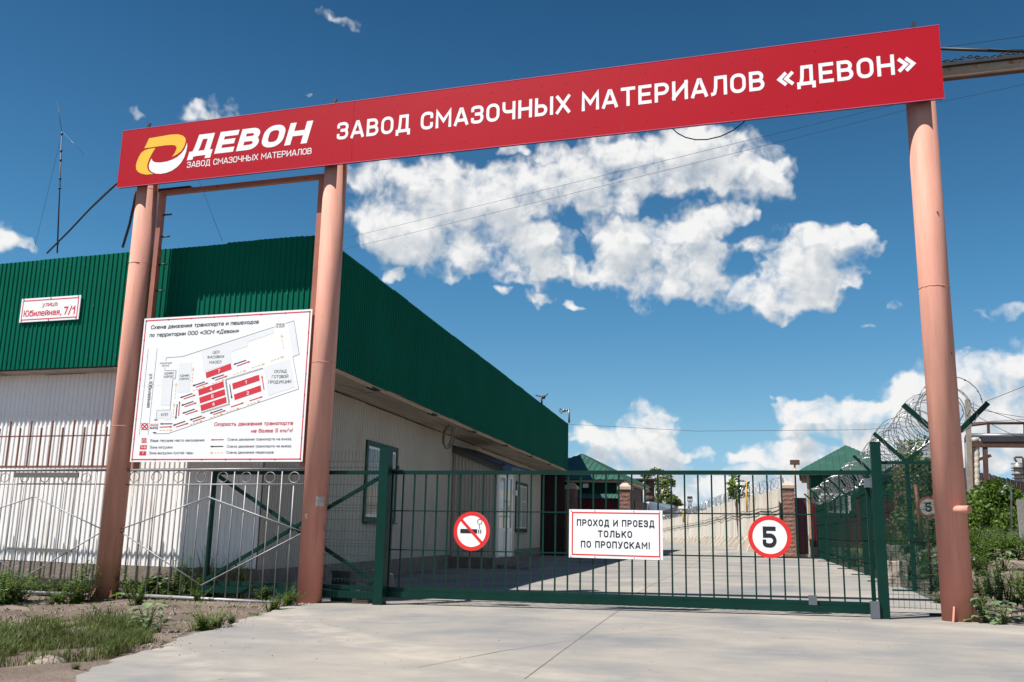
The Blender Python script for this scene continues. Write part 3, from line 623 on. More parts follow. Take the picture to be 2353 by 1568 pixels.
# coil of cable hanging under the eaves
mb = MB(); c = Vector((-10.35, 26.3, 4.05))
for k in range(5):
    r = .30 + .02 * k; a = random.random(); pts = [(c.x + .2 * math.sin(t * .2094 + a) * r + .02 * k, c.y + r * math.cos(t * .2094) * .9, c.z + r * math.sin(t * .2094) + .03 * math.sin(k * 2)) for t in range(30)]
    mb.path(pts, .016, 4, closed=True)
mb.path([(c.x - .1, c.y + .3, 4.38), (c.x, c.y, 4.34), (c.x, c.y - 1.2, 4.40)], .015, 4)
single(mb, 'cable_coil', mat('cable_sheath', (.20, .17, .14), .6), 'coil of pale cable hanging under the soffit before the porch', 'cable coil')

# ================================================================== LETTERING
def _cl(*p): return ('c', list(p))
def _op(*p): return ('o', list(p))
G = {
 'О': (.62, [_cl((0,0,.27),(1,0,.27),(1,1,.27),(0,1,.27))]),
 'С': (.60, [_op((1,.74),(1,1,.27),(0,1,.27),(0,0,.27),(1,0,.27),(1,.26))]),
 'З': (.58, [_op((0,.80),(0,1,.24),(1,1,.24),(1,.53,.2),(.4,.53)), _op((.4,.53),(1,.53,.24),(1,0,.24),(0,0,.24),(0,.2))]),
 'А': (.70, [_op((0,0),(.44,1),(.56,1),(1,0)), _op((.17,.25),(.83,.25))]),
 'В': (.60, [_op((0,0),(0,1)), _op((.1,0),(1,0,.24),(1,.52,.23),(.1,.52)), _op((.1,1),(.92,1,.22),(.92,.52,.2),(.3,.52))]),
 'Д': (.74, [_op((0,-.2),(0,0),(1,0),(1,-.2)), _op((.14,0),(.22,.35),(.26,1),(.84,1),(.84,0))]),
 'М': (.80, [_op((0,0),(0,1),(.5,.36),(1,1),(1,0))]),
 'Ч': (.60, [_op((0,1),(0,.44,.22),(1,.44)), _op((1,0),(1,1))]),
 'Н': (.64, [_op((0,0),(0,1)), _op((1,0),(1,1)), _op((0,.5),(1,.5))]),
 'Ь': (.60, [_op((0,1),(0,0)), _op((.1,0),(1,0,.25),(1,.56,.25),(.1,.56))]),
 'Ы': (.88, [_op((0,1),(0,0)), _op((.08,0),(.62,0,.24),(.62,.56,.24),(.08,.56)), _op((1,0),(1,1))]),
 'Ъ': (.74, [_op((0,1),(.25,1),(.25,0)), _op((.32,0),(1,0,.25),(1,.56,.25),(.32,.56))]),
 'Х': (.64, [_op((0,0),(1,1)), _op((0,1),(1,0))]),
 'Т': (.62, [_op((0,1),(1,1)), _op((.5,1),(.5,0))]),
 'Е': (.54, [_op((1,1),(0,1),(0,0),(1,0)), _op((0,.51),(.88,.51))]),
 'Р': (.60, [_op((0,0),(0,1)), _op((.1,1),(1,1,.25),(1,.44,.25),(.1,.44))]),
 'И': (.66, [_op((0,1),(0,0)), _op((1,0),(1,1)), _op((0,.06),(1,.94))]),
 'Й': (.66, [_op((0,1),(0,0)), _op((1,0),(1,1)), _op((0,.06),(1,.94)), _op((.3,1.26),(.7,1.26))]),
 'Л': (.66, [_op((0,0),(.14,.02,.05),(.24,.4),(.27,1),(1,1),(1,0))]),
 'П': (.62, [_op((0,0),(0,1),(1,1),(1,0))]),
 'К': (.62, [_op((0,0),(0,1)), _op((0,.36),(1,1)), _op((.34,.58),(1,0))]),
 'У': (.62, [_op((0,1),(.5,.30)), _op((1,1),(.48,0,.1),(.1,0))]),
 'Ю': (.92, [_op((0,0),(0,1)), _op((0,.5),(.36,.5)), _cl((.36,0,.25),(1,0,.25),(1,1,.25),(.36,1,.25))]),
 'Б': (.60, [_op((.92,1),(0,1),(0,0)), _op((.1,0),(1,0,.25),(1,.56,.25),(.1,.56))]),
 'Г': (.52, [_op((0,0),(0,1),(1,1))]),
 'Ф': (.80, [_op((.5,0),(.5,1)), _cl((0,.2,.25),(1,.2,.25),(1,.84,.25),(0,.84,.25))]),
 'Ц': (.70, [_op((0,1),(0,0),(1,0),(1,-.2)), _op((.86,1),(.86,0))]),
 'Ш': (.88, [_op((0,1),(0,0),(1,0),(1,1)), _op((.5,0),(.5,1))]),
 'Щ': (.94, [_op((0,1),(0,0),(1,0),(1,-.2)), _op((.44,0),(.44,1)), _op((.88,0),(.88,1))]),
 'Ж': (.92, [_op((.5,0),(.5,1)), _op((0,1),(.5,.5),(0,0)), _op((1,1),(.5,.5),(1,0))]),
 'Я': (.62, [_op((1,0),(1,1)), _op((.9,1),(0,1,.25),(0,.46,.25),(.9,.46)), _op((.5,.46),(0,0))]),
 '«': (.62, [_op((.45,.72),(0,.42),(.45,.12)), _op((1,.72),(.55,.42),(1,.12))]),
 '»': (.62, [_op((0,.72),(.45,.42),(0,.12)), _op((.55,.72),(1,.42),(.55,.12))]),
 '1': (.40, [_op((0,.72),(.8,1),(.8,0))]),
 '2': (.58, [_op((0,.76),(0,1,.26),(1,1,.26),(1,.6,.2),(0,0),(1,0))]),
 '4': (.62, [_op((.5,1),(0,.24),(1,.24)), _op((.72,.5),(.72,0))]),
 '5': (.60, [_op((.94,1),(.04,1),(.04,.58),(1,.60,.27),(1,0,.27),(0,0,.27),(0,.22))]),
 '6': (.60, [_cl((0,0,.25),(1,0,.25),(1,.58,.25),(0,.58,.25)), _op((0,.3),(.05,.5,.1),(.6,1))]),
 '7': (.58, [_op((0,1),(1,1),(.35,0))]),
 '/': (.42, [_op((0,-.08),(1,1.08))]),
 '-': (.36, [_op((0,.46),(1,.46))]),
 '.': (.02, [_op((.5,0),(.5,.02))]),
 ',': (.10, [_op((1,.03),(.3,-.2))]),
 '!': (.02, [_op((.5,.34),(.5,1)), _op((.5,0),(.5,.02))]),
 'а': (.50, [_op((.06,.88),(.1,1,.14),(1,1,.22),(1,0)), _op((1,.56),(0,.56,.2),(0,0,.2),(1,0))]),
 'б': (.54, [_cl((0,0,.2),(1,0,.2),(1,1,.2),(0,1,.2)), _op((0,.6),(0,1.35,.2),(.95,1.45))]),
 'е': (.54, [_op((.1,.5),(1,.5)), _op((1,.56),(1,1,.22),(0,1,.22),(0,0,.22),(.94,0))]),
 'р': (.54, [_op((0,-.4),(0,1)), _op((.1,1),(1,1,.22),(1,0,.22),(.1,0))]),
 'у': (.52, [_op((0,1),(.5,0)), _op((1,1),(.42,-.38),(.08,-.38))]),
}
G['З'] = G['З']; G['3'] = G['З']
LOW = dict(zip('вгджзийклмнопстхчшъыьяцющ', 'ВГДЖЗИЙКЛМНОПСТХЧШЪЫЬЯЦЮЩ'))
def fillet(pts, closed):
    out = []; n = len(pts)
    for i, p in enumerate(pts):
        r = p[2] if len(p) > 2 else 0
        if r <= 0 or (not closed and i in (0, n - 1)): out.append(Vector((p[0], p[1]))); continue
        P = Vector(p[:2]); A = Vector(pts[i-1][:2]); B = Vector(pts[(i+1) % n][:2]); la = (A-P).length; lb = (B-P).length
        ra = min(r, la * .5); rb = min(r, lb * .5); a = P + (A-P) / la * ra; b = P + (B-P) / lb * rb; k = .448
        for s in range(6):
            t = s / 5; c1 = a.lerp(P, .552); c2 = b.lerp(P, .552)
            out.append(a*(1-t)**3 + c1*3*t*(1-t)**2 + c2*3*t*t*(1-t) + b*t**3)
    q = []
    for p in out:
        if not q or (p - q[-1]).length > 1e-5: q.append(p)
    return q
def stroke(mb, pts, closed, t, to3, lift, cap=True):
    n = len(pts)
    if closed and (pts[0] - pts[-1]).length < 1e-5: pts = pts[:-1]; n -= 1
    if n < 2: return
    L = []; R = []
    for i in range(n):
        a = pts[i] - pts[i-1] if (i or closed) else None; b = pts[(i+1) % n] - pts[i] if (i < n-1 or closed) else None
        if a is None: a = b
        if b is None: b = a
        a = a.normalized(); b = b.normalized(); na = Vector((-a.y, a.x)); nb = Vector((-b.y, b.x)); m = na + nb
        m = m.normalized() if m.length > .05 else na; k = 1 / max(.45, m.dot(na)); p = pts[i].copy()
        if not closed and cap:
            if i == 0: p -= b * t / 2
            if i == n-1: p += a * t / 2
        L.append(p + m * k * t / 2); R.append(p - m * k * t / 2)
    o = len(mb.v)
    for l, r in zip(L, R): mb.v.append(tuple(to3(l, lift))); mb.v.append(tuple(to3(r, lift)))
    for i in range(n if closed else n - 1):
        j = (i + 1) % n; mb.f.append((o+2*i, o+2*i+1, o+2*j+1, o+2*j)); mb.sm.append(False)
def text_width(s, t, gap):
    w = 0
    for ch in s:
        if ch == ' ': w += .32 + gap; continue
        u = LOW.get(ch, ch); k = .72 if (ch in LOW or ch in 'аберу') else 1; w += G[u][0] * (k if ch in LOW or k == 1 else 1) + t + gap
    return w - gap
def words(par, name, m, s, o, U, V, h, fit, t=.15, gap=.10, **kw):
    W = text_width(s, t, gap); sx = fit / (W * h); x = 0
    for wd in s.split(' '):
        ww = text_width(wd, t, gap); mb = MB(); text(mb, wd, Vector(o) + Vector(U) * (x * h * sx), U, V, h, fit=ww * h * sx, t=t, gap=gap, **kw); mb.build(name, m, par); x += ww + gap + .32 + gap
def text(mb, s, o, U, V, h, fit=None, t=.15, gap=.10, shear=0, nrm=(0, -1, 0), wide=1.0, lift=.003):
    # s drawn from o along U with cap height h; flat strokes, each a hair above the last
    o = Vector(o); U = Vector(U).normalized(); V = Vector(V).normalized(); nrm = Vector(nrm)
    W = text_width(s, t, gap); sx = (fit / (W * h)) if fit else 1.0; x = 0; cnt = 0
    for ch in s:
        if ch == ' ': x += .32 + gap; continue
        u = LOW.get(ch, ch); small = ch in LOW or ch in 'аберу'; k = .72 if small else 1
        w, strokes = G[u]; w = w * k if ch in LOW else w
        for kind, pts in strokes:
            pp = fillet([((p[0] * w), p[1] * (k - t)) + tuple(q * k for q in p[2:]) for p in pts], kind == 'c')
            def to3(p, lf, x=x):
                X = (p.x + x + t/2) ; Y = p.y + t/2
                return o + U * ((X + shear * Y) * h * sx) + V * (Y * h) + nrm * lf
            stroke(mb, pp, kind == 'c', t, to3, lift + cnt * .00012); cnt = (cnt + 1) % 9
        x += w + t + gap

# ================================================================== PIPES AND BANNER
PX = [(-12.52, 'left pink pipe post rising from earth, left of the site map'), (-8.26, 'middle pink pipe post between the site map and the green gate post'), (1.985, 'right pink pipe post with a short welded stub, beside the weeds')]
pipes = []
PR = .215
for i, (x, lb) in enumerate(PX):
    zb = gz(x, 14.75) - .1
    t = thing('pipe_post', (x, 14.75, zb), lb, 'post', 'pink pipe posts carrying the red banner')
    mb = MB(); mb.path([(x, 14.75, zb), (x, 14.75, 9.13)], PR, 40); mb.build('pipe', PINK, t)
    for z in ((3.1, 6.35, 7.9), (4.2,), (5.0,))[i]:
        mb = MB(); n = 40; mb.path([(x + (PR+.001)*math.cos(k*.157), 14.75 + (PR+.001)*math.sin(k*.157), z + .004*math.sin(k*1.9)) for k in range(n)], .006, 4, closed=True); mb.build('weld_seam', PINK, t)
    mb = MB(); mb.box((x - .16, 14.62, 9.13), (x + .16, 14.90, 9.155)); mb.bar((x - .1, 14.62, 9.155), (x - .02, 14.62, 9.34), .03, .06); mb.bar((x - .22, 14.66, 9.17), (x + .2, 14.66, 9.19), .2, .02); mb.build('top_bracket', STEEL, t)
    mb = MB(); mb.bar((x - .32, 14.70, 9.03), (x + .3, 14.70, 9.03), .08, .08); mb.build('bracket', STEEL, t)
    for a in (((-100, 200, -30), (-90, -60, -30), (-110, -30, 30))[i]):
        a = math.radians(a); c = Vector((math.cos(a), math.sin(a), 0)); b = Vector((x, 14.75, zb + .1)); n = Vector((-c.y, c.x, 0)) * .012
        mb = MB(); mb.prism([b + c * (PR - .01) - n, b + c * (PR + .14) - n - Vector((0, 0, .02)), b + c * (PR - .01) - n + Vector((0, 0, .24 if i != 1 else .04))], n * 2); mb.build('gusset', RUSTP if i == 0 else PINK, t)
    pipes.append(t)
mb = MB(); p = atx(2245, 1171, 1.99); mb.tube((1.70, 14.53, 1.92), (1.93, 14.44, 1.92), .062, 14) ; mb.add([], [])
stub = MB(); q = at(2192, 1171, 14.50); stub.tube((q.x - .02, 14.62, q.z), (q.x + .19, 14.42, q.z), .055, 16); stub.build('pipe_stub', PINK, pipes[2])
WELD = mat('burnt_scar', (.17, .12, .09), .9, var=.5, scale=20, bump=1)
def scar(pipe, px, py, w, h, m, name='scar', lb=None, n=9):
    x0 = WL[pipe.name].x; p = at(px, py, 14.56); mb = MB(); a0 = math.asin(max(-1, min(1, (p.x - x0) / PR))); vs = []; r = PR + .004
    for k in range(n):
        t = k * 6.283 / n; da = w / PR * math.cos(t) * random.uniform(.6, 1.1); dz = h * math.sin(t) * random.uniform(.6, 1.1)
        vs.append((x0 + r * math.sin(a0 + da), 14.75 - r * math.cos(a0 + da), p.z + dz))
    vs.append((x0 + (r + .004) * math.sin(a0), 14.75 - (r + .004) * math.cos(a0), p.z))
    mb.add(vs, [(k, (k+1) % n, n) for k in range(n)], True); mb.build(name, m, pipe, label=lb)
scar(pipes[1], 706, 1187, .035, .075, WELD, lb='burnt rusty scar'); scar(pipes[1], 741, 1212, .02, .08, WELD)
scar(pipes[2], 2154, 489, .022, .03, WELD); scar(pipes[2], 2187, 812, .015, .03, WELD); scar(pipes[0], 372, 620, .02, .02, WELD)
for k in range(9): scar(pipes[k % 3], (300 + random.uniform(-20, 20), 725 + random.uniform(-10, 20), 2200 + random.uniform(-20, 20))[k % 3], random.uniform(700, 1350), .006, .01, mat('chip', (.2, .08, .04), .8) if k == 0 else bpy.data.materials['chip'], 'paint_chip')
mb = MB(); x0 = PX[1][0]; zc = at(738, 1153, 14.6).z; vs = []; n = 10
for j, zz in enumerate((-.09, .09)):
    for k in range(n):
        a = .55 + .75 * k / (n - 1); vs.append((x0 + (PR+.003)*math.sin(a), 14.75 - (PR+.003)*math.cos(a), zc + zz + random.uniform(-.02, .02)))
mb.add(vs, [(k, k+1, n+k+1, n+k) for k in range(n-1)], True); mb.build('paper_remnant', mat('old_paper', (.42, .40, .36), .9, var=.3, scale=20), pipes[1])

# banner
BY = 14.40; BX0, BX1, BZ0, BZ1 = -13.0, 2.28, 7.90, 9.12
ban = thing('banner_sign', ((BX0+BX1)/2, BY, BZ0), 'long red plant name banner spanning the three pink pipe posts', 'banner')
seams = [BX0, at(811, 300, BY).x, at(1428.8, 200, BY).x, BX1]
for a, b in zip(seams, seams[1:]):
    mb = MB(); mb.box((a + .002, BY, BZ0), (b - .002, BY + .012, BZ1)); mb.build('panel', RED, ban)
mb = MB()
for z in (BZ0 + .03, BZ1 - .03): mb.bar((BX0 + .02, BY + .045, z), (BX1 - .02, BY + .045, z), .06, .05)
for k in range(11): x = BX0 + .06 + k * (BX1 - BX0 - .12) / 10; mb.bar((x, BY + .045, BZ0 + .06), (x, BY + .045, BZ1 - .06), .05, .06)
mb.build('back_frame', STEEL, ban)
PKE = mat('panel_edge', (.55, .10, .22), .5)
mb = MB(); mb.box((BX0, BY - .004, BZ1), (BX1, BY + .014, BZ1 + .008)); mb.box((BX0, BY - .004, BZ0 - .008), (BX1, BY + .014, BZ0)); mb.build('edge_strip', PKE, ban)
mb = MB()
for k in range(34):
    x = BX0 + .25 + k * .455
    for z in (BZ1 - .17, BZ0 + .16):
        if random.random() < .85: x2 = x + random.uniform(-.06, .06); mb.tube((x2, BY - .006, z), (x2, BY, z), .007, 6)
mb.build('rivet', mat('rivet_dark', (.10, .02, .03), .5), ban, kind='stuff')
mb = MB(); o = at(773.5, 322.6, BY); e = at(2105, 172, BY)
words(ban, 'lettering', WHITE, 'ЗАВОД СМАЗОЧНЫХ МАТЕРИАЛОВ «ДЕВОН»', (o.x, BY, 8.375), (1, 0, 0), (0, 0, 1), .345, fit=e.x - o.x, t=.175, gap=.17, lift=.002)
mb = MB(); text(mb, 'ДЕВОН', (-11.36, BY, 8.385), (1, 0, 0), (0, 0, 1), .445, fit=2.64, t=.235, gap=.12, shear=.20, lift=.002); mb.build('logo_word', WHITE, ban)
words(ban, 'logo_line', WHITE, 'ЗАВОД СМАЗОЧНЫХ МАТЕРИАЛОВ', (-11.36, BY, 8.155), (1, 0, 0), (0, 0, 1), .125, fit=2.76, t=.13, gap=.12, lift=.002)
def r1p(pts, Y): return [at(.3664 * x, 172.4 + .3664 * y, Y) for x, y in pts]
def flat(name, pts, m, par, Y, th=.0015):
    mb = MB(); mb.prism(pts, (0, th, 0)); return mb.build(name, m, par)
flat('logo_mark', r1p([(935,398),(1075,374),(1120,373),(1148,382),(1163,398),(1165,418),(1155,450),(1135,480),(1105,502),(1078,514),(1097,488),(1107,465),(1107,452),(1098,443),(1078,440),(1040,442),(905,461),(920,430)], BY - .004), YEL, ban, BY)
flat('logo_mark', r1p([(975,458),(935,464),(905,474),(885,490),(870,515),(858,545),(852,570),(854,592),(866,609),(888,620),(918,626),(962,622),(943,612),(929,598),(923,580),(925,560),(935,530),(950,500),(963,478)], BY - .004), YEL, ban, BY)
flat('logo_mark', r1p([(951,524),(940,545),(933,570),(936,592),(950,608),(975,619),(1005,621),(1040,615),(1075,602),(1108,580),(1135,552),(1155,518),(1168,480),(1174,448),(1173,425),(1160,462),(1140,490),(1112,515),(1080,532),(1045,544),(1005,550),(975,549),(956,540)], BY - .004), WHITE, ban, BY)

# top right: rusty beam with pipes and cables running off behind the banner
b1 = thing('steel_beam', (3, 15.3, 8.3), 'rusty weathered steel channel running right from behind the banner end', 'beam')
a0 = at(2150, 171, 15.3); a1 = at(2420, 141, 15.3)
mb = MB(); mb.bar(a0, a1, .03, .17); mb.build('web', BEAM, b1)
mb = MB(); mb.bar(a0 + Vector((0, .0, .12)), a1 + Vector((0, 0, .12)), .16, .05); mb.build('upper_flange', STEEL, b1)
mb = MB(); mb.bar(a0 - Vector((0, .0, .10)), a1 - Vector((0, 0, .10)), .12, .03); mb.build('lower_flange', RUST, b1)
a = at(2155, 112, 15.5); b = at(2420, 119, 15.5); mb = MB(); mb.path([a, a.lerp(b, .5) + Vector((0, 0, -.01)), b], .028, 8); mb.path([at(2270, 113, 15.45), at(2420, 121, 15.45)], .01, 5); single(mb, 'cable', BLK, 'thick black cable leaving the banner end above the twisted wire', 'cable')
mb = MB()
for k in range(2):
    mb.path([at(2160 + t * 8.5, 140 - t * .75 + 3 * math.sin(t * .6), 15.45) + Vector((0, .02 * math.sin(t * 1.5 + k * 3.14), .022 * math.cos(t * 1.5 + k * 3.14))) for t in range(30)], .011, 5)
single(mb, 'twisted_cable', BLK, 'twisted black overhead wire between thick cable and rusty beam', 'cable')
mb = MB(); mb.path([at(1541, 291, 14.7), at(1556, 306, 14.7), at(1575, 316, 14.7), at(1598, 321.5, 14.7), at(1625, 321, 14.7), at(1655, 314, 14.7), at(1685, 300, 14.7), at(1706, 284, 14.7), at(1716, 274, 14.7)], .010, 6); single(mb, 'hanging_cable', BLK, 'black cable loop sagging below the banner in front of the clouds', 'cable')
def wire(pts, Y, r, label, m=BLK, Y2=None, sag=0):
    P = []
    for (x0, y0), (x1, y1) in zip(pts, pts[1:]):
        for k in range(12): t = k / 12; P.append(at(lerp(x0, x1, t), lerp(y0, y1, t) + sag * 4 * t * (1 - t), lerp(Y, Y2 or Y, (lerp(x0, x1, t) - pts[0][0]) / (pts[-1][0] - pts[0][0]))))
    P.append(at(*pts[-1], Y2 or Y)); mb = MB(); mb.path(P, r, 4); return single(mb, 'overhead_wire', m, label, 'wire')
wire([(640, 585), (2150, 218)], 26, .0042, 'upper of two thin wires crossing the big cloud', Y2=17)
wire([(640, 610), (2150, 236), (2420, 178)], 26, .0042, 'lower of two thin wires crossing the big cloud', Y2=17, sag=2)
wire([(1305, 975), (1600, 991), (1975, 988), (2420, 960)], 49, .009, 'faint wire from the parapet end to the right over the yard', Y2=40)
wire([(2150, 112), (2420, 74)], 16.5, .005, 'hair thin wire above the thick cable at the top right')
wire([(2262, 924), (2420, 862)], 40, .011, 'thin wire rising right from the old concrete pole')
mb = MB(); P = [at(271, 420, 14.8), at(240, 447, 15.2), at(205, 482, 15.6), at(160, 530, 16.0), at(108, 582, 16.4)]; mb.path(P, .022, 6); 
for k in range(14): p = P[0].lerp(P[2], k / 14); mb.tube(p - Vector((.03, 0, .03)), p + Vector((.03, 0, .03)), .018, 5)
single(mb, 'cable', BLK, 'thick wrapped black cable descending left from the banner to the roof', 'cable')
mb = MB(); mb.path([at(312, 440, 14.9), at(308, 470, 15.0), at(298, 515, 15.3), at(282, 568, 15.7)], .028, 6); single(mb, 'cable', BLK, 'short black cable dropping behind the left pink post to the roof', 'cable')
wire([(456, 412), (511, 555)], 15.2, .004, 'hair thin wire inside the map frame down to the parapet')

# ================================================================== MAP FRAME AND MAP BOARD
fr = thing('map_stand', (-10.4, 14.78, 2.3), 'rusty pink square tube frame holding the site map', 'frame')
TL = at(375, 434, 14.78); TR = at(742, 403, 14.78); ztop = 7.88
mb = MB(); mb.bar((-12.17, 14.78, 2.3), (-12.17, 14.78, ztop), .1, .1, (0, 1, 0)); mb.build('upright', FRAMEPINK, fr)
mb = MB(); mb.bar((-8.55, 14.78, 2.3), (-8.55, 14.78, ztop), .1, .1, (0, 1, 0)); mb.build('upright', FRAMEPINK, fr)
mb = MB(); mb.bar((-12.12, 14.78, ztop - .04), (-8.60, 14.78, ztop - .04), .09, .09); mb.build('top_rail', FRAMEPINK, fr)
for z in (4.1, 5.1, 2.6): mb = MB(); mb.bar((-12.12, 14.79, z), (-8.60, 14.79, z), .06, .06); mb.build('cross_rail', FRAMEPINK, fr)
mb = MB(); mb.bar((-12.5, 14.84, ztop + .05), (-11.55, 14.84, ztop + .05), .1, .05); mb.build('angle_iron', STEEL, fr)
for py in (495, 545, 608, 668): p = at(372, py, 14.8); mb = MB(); mb.tube((-12.13, 14.8, p.z), (-11.93, 14.8, p.z), .017, 6); mb.build('peg', STEEL, fr)
for (px, py) in ((751, 441), (731, 592), (709, 852), (694, 1062)): p = at(px, py, 14.8); mb = MB(); mb.bar((-8.50, 14.8, p.z), (-8.44, 14.8, p.z), .03, .04); mb.build('tab', FRAMEPINK, fr)
MY = 14.68
c1, c2, c3, c4 = at(332, 735, MY), at(718, 708, MY), at(695, 1060, MY), at(298, 1063, MY)
mx0, mx1, mz0, mz1 = (c1.x + c4.x)/2, (c2.x + c3.x)/2, (c3.z + c4.z)/2, (c1.z + c2.z)/2
mp = thing('map_board', ((mx0+mx1)/2, MY, mz0), 'large white traffic scheme board with a site map between two pink posts', 'sign board')
zs = lerp(mz0, mz1, .52)
for a, b in ((mz0, zs - .001), (zs + .001, mz1)): mb = MB(); mb.box((mx0, MY, a), (mx1, MY + .008, b)); mb.build('panel', WHITE, mp)
def mz(x, y, lift=.002): p = at(287.25 + .25647 * x, 689.4 + .25647 * y, MY); return Vector((p.x, MY - lift, p.z))
def frame_rect(mb, x0, x1, z0, z1, w, Y):
    for (a, b, c, e) in ((x0, x1, z0, z0 + w), (x0, x1, z1 - w, z1), (x0, x0 + w, z0 + w, z1 - w), (x1 - w, x1, z0 + w, z1 - w)): mb.box((a, Y, c), (b, Y + .0015, e))
mb = MB(); frame_rect(mb, mx0 + .035, mx1 - .035, mz0 + .035, mz1 - .035, .022, MY - .002); mb.build('red_border', PRED, mp)
mb = MB()
for k in range(8):
    for z in (mz0 + .045, mz1 - .045): x = mx0 + .05 + k * (mx1 - mx0 - .1) / 7; mb.tube((x, MY - .008, z), (x, MY, z), .011, 6)
    for x in (mx0 + .045, mx1 - .045): z = mz0 + .05 + k * (mz1 - mz0 - .1) / 7; mb.tube((x, MY - .008, z), (x, MY, z), .011, 6)
mb.build('rivet', STEEL, mp, kind='stuff')
def mpoly(mb, pts, lift=.002): mb.prism([mz(x, y, lift) for x, y in pts], (0, .0008, 0))
mb = MB()
for q in ([(680,458),(1330,258),(1330,300),(1097,378),(1100,415),(948,468),(955,565),(708,645)], [(1458,222),(1505,203),(1562,488),(1508,510)], [(488,566),(602,560),(578,825),(466,828)],
          [(342,640),(455,634),(452,705),(428,708),(405,945),(318,942)], [(285,990),(418,990),(410,1075),(355,1075),(355,1060),(280,1062)], [(1240,605),(1478,530),(1525,780),(1283,860)]): mpoly(mb, q, .0018)
mb.build('building_block', GREYP, mp, kind='stuff')
mb = MB()
for q in ([(722,652),(948,570),(956,622),(730,702)], [(655,806),(882,728),(888,782),(662,858)], [(665,876),(893,798),(900,852),(672,928)], [(675,945),(905,868),(912,920),(683,998)],
          [(960,750),(1200,670),(1207,722),(968,803)], [(975,848),(1215,765),(1222,818),(983,898)], [(137,1302),(197,1302),(193,1340),(133,1340)], [(131,1356),(191,1356),(187,1394),(127,1394)]): mpoly(mb, q)
def arrow(mb, x0, y0, x1, y1, w=8, head=22, lift=.0024, dash=False):
    d = Vector((x1-x0, y1-y0)); L = d.length; d /= L; n = Vector((-d.y, d.x)); e = Vector((x1, y1)); s = Vector((x0, y0)); h = e - d * head
    segs = [(s, h)] if not dash else [(s + d * k * 30, s + d * min(k * 30 + 18, L - head)) for k in range(int((L - head) / 30) + 1)]
    for a, b in segs:
        if (b - a).length > 2: mpoly(mb, [a - n*w/2, b - n*w/2, b + n*w/2, a + n*w/2], lift)
    mpoly(mb, [h - n*head*.42, e, h + n*head*.42], lift)
for q in [(1003,593,1122,550),(808,720,920,680),(635,783,748,742),(525,888,635,850),(533,957,645,920),(543,1027,655,990),(480,1040,490,905),(312,1140,425,1136),(458,1140,570,1103),(608,1090,722,1050),(790,1028,905,988),(948,960,1066,920),(1115,905,1235,866),(1246,805,1226,675),(885,1252,768,1254)]: arrow(mb, *q)
def ring_mark(mb, cx, cy, r):
    for k in range(16):
        a0, a1 = k * .3927, (k + 1) * .3927; mpoly(mb, [(cx + r*math.cos(a0), cy + r*math.sin(a0)), (cx + r*math.cos(a1), cy + r*math.sin(a1)), (cx + .7*r*math.cos(a1), cy + .7*r*math.sin(a1)), (cx + .7*r*math.cos(a0), cy + .7*r*math.sin(a0))])
    for a in (.785, 2.356):
        c, s_ = math.cos(a), math.sin(a); w = r * .14; mpoly(mb, [(cx - 1.3*r*c - w*s_, cy - 1.3*r*s_ + w*c), (cx + 1.3*r*c - w*s_, cy + 1.3*r*s_ + w*c), (cx + 1.3*r*c + w*s_, cy + 1.3*r*s_ - w*c), (cx - 1.3*r*c + w*s_, cy - 1.3*r*s_ - w*c)], .0026)
ring_mark(mb, 176, 1135, 32); ring_mark(mb, 171, 1260, 23)
mb.build('red_print', PRED, mp, kind='stuff')
mb = MB()
for q in [(1085,541,970,580),(888,670,774,708),(716,734,603,772),(605,838,492,878),(614,909,502,947),(624,978,512,1018),(468,935,454,1070),(425,1110,312,1111),(540,1087,428,1126),(690,1040,578,1078),(873,978,758,1018),(938,758,958,888),(880,1313,762,1314)]: arrow(mb, *q)
def line(mb, pts, w=2.6, lift=.0022):
    for (a, b), (c, d) in zip(pts, pts[1:]):
        v = Vector((c-a, d-b)); v = v / v.length; n = Vector((-v.y, v.x)) * w / 2; mpoly(mb, [(a-n.x, b-n.y), (c-n.x, d-n.y), (c+n.x, d+n.y), (a+n.x, b+n.y)], lift)
line(mb, [(367,548),(371,518),(515,508),(1340,242)]); line(mb, [(1440,212),(1514,187),(1562,488),(1504,510),(1556,798),(388,1197),(262,1200)]); line(mb, [(358,604),(358,634),(459,632),(452,706),(430,708),(405,986),(286,990),(278,1075)])
line(mb, [(209,440),(128,1210)], 2); line(mb, [(289,436),(207,1210)], 2)
for q in ([(262,1072),(292,1072),(292,1080),(262,1080)], [(250,1185),(280,1185),(280,1194),(250,1194)]): mpoly(mb, q)
def hatch(mb, x0, y0, x1, y1, w=14, step=14):
    d = Vector((x1-x0, y1-y0)); L = d.length; d /= L; n = Vector((-d.y, d.x)); k = 0
    while k * step < L - 6:
        a = Vector((x0, y0)) + d * k * step; b = a + d * 6.5; s = d * 5; mpoly(mb, [a - n*w/2 - s, b - n*w/2 - s, b + n*w/2 + s, a + n*w/2 + s]); k += 1
hatch(mb, 905, 715, 1238, 612); hatch(mb, 903, 722, 935, 935); hatch(mb, 935, 935, 688, 1012)
mb.build('black_print', BLACK, mp, kind='stuff')
mb = MB()
for q in [(600,735,613,602),(447,885,460,740),(430,1055,442,920),(310,1168,425,1166),(582,1118,695,1080),(763,1057,878,1018),(910,1006,1026,967),(1095,942,1212,902),(607,814,720,774),(780,752,892,712),(972,668,1085,630),(1137,608,1254,570),(1308,548,1426,505),(1420,435,1402,305),(878,1369,758,1370)]: arrow(mb, *q, w=5, head=26, dash=True)
mb.build('tan_print', TAN, mp, kind='stuff')
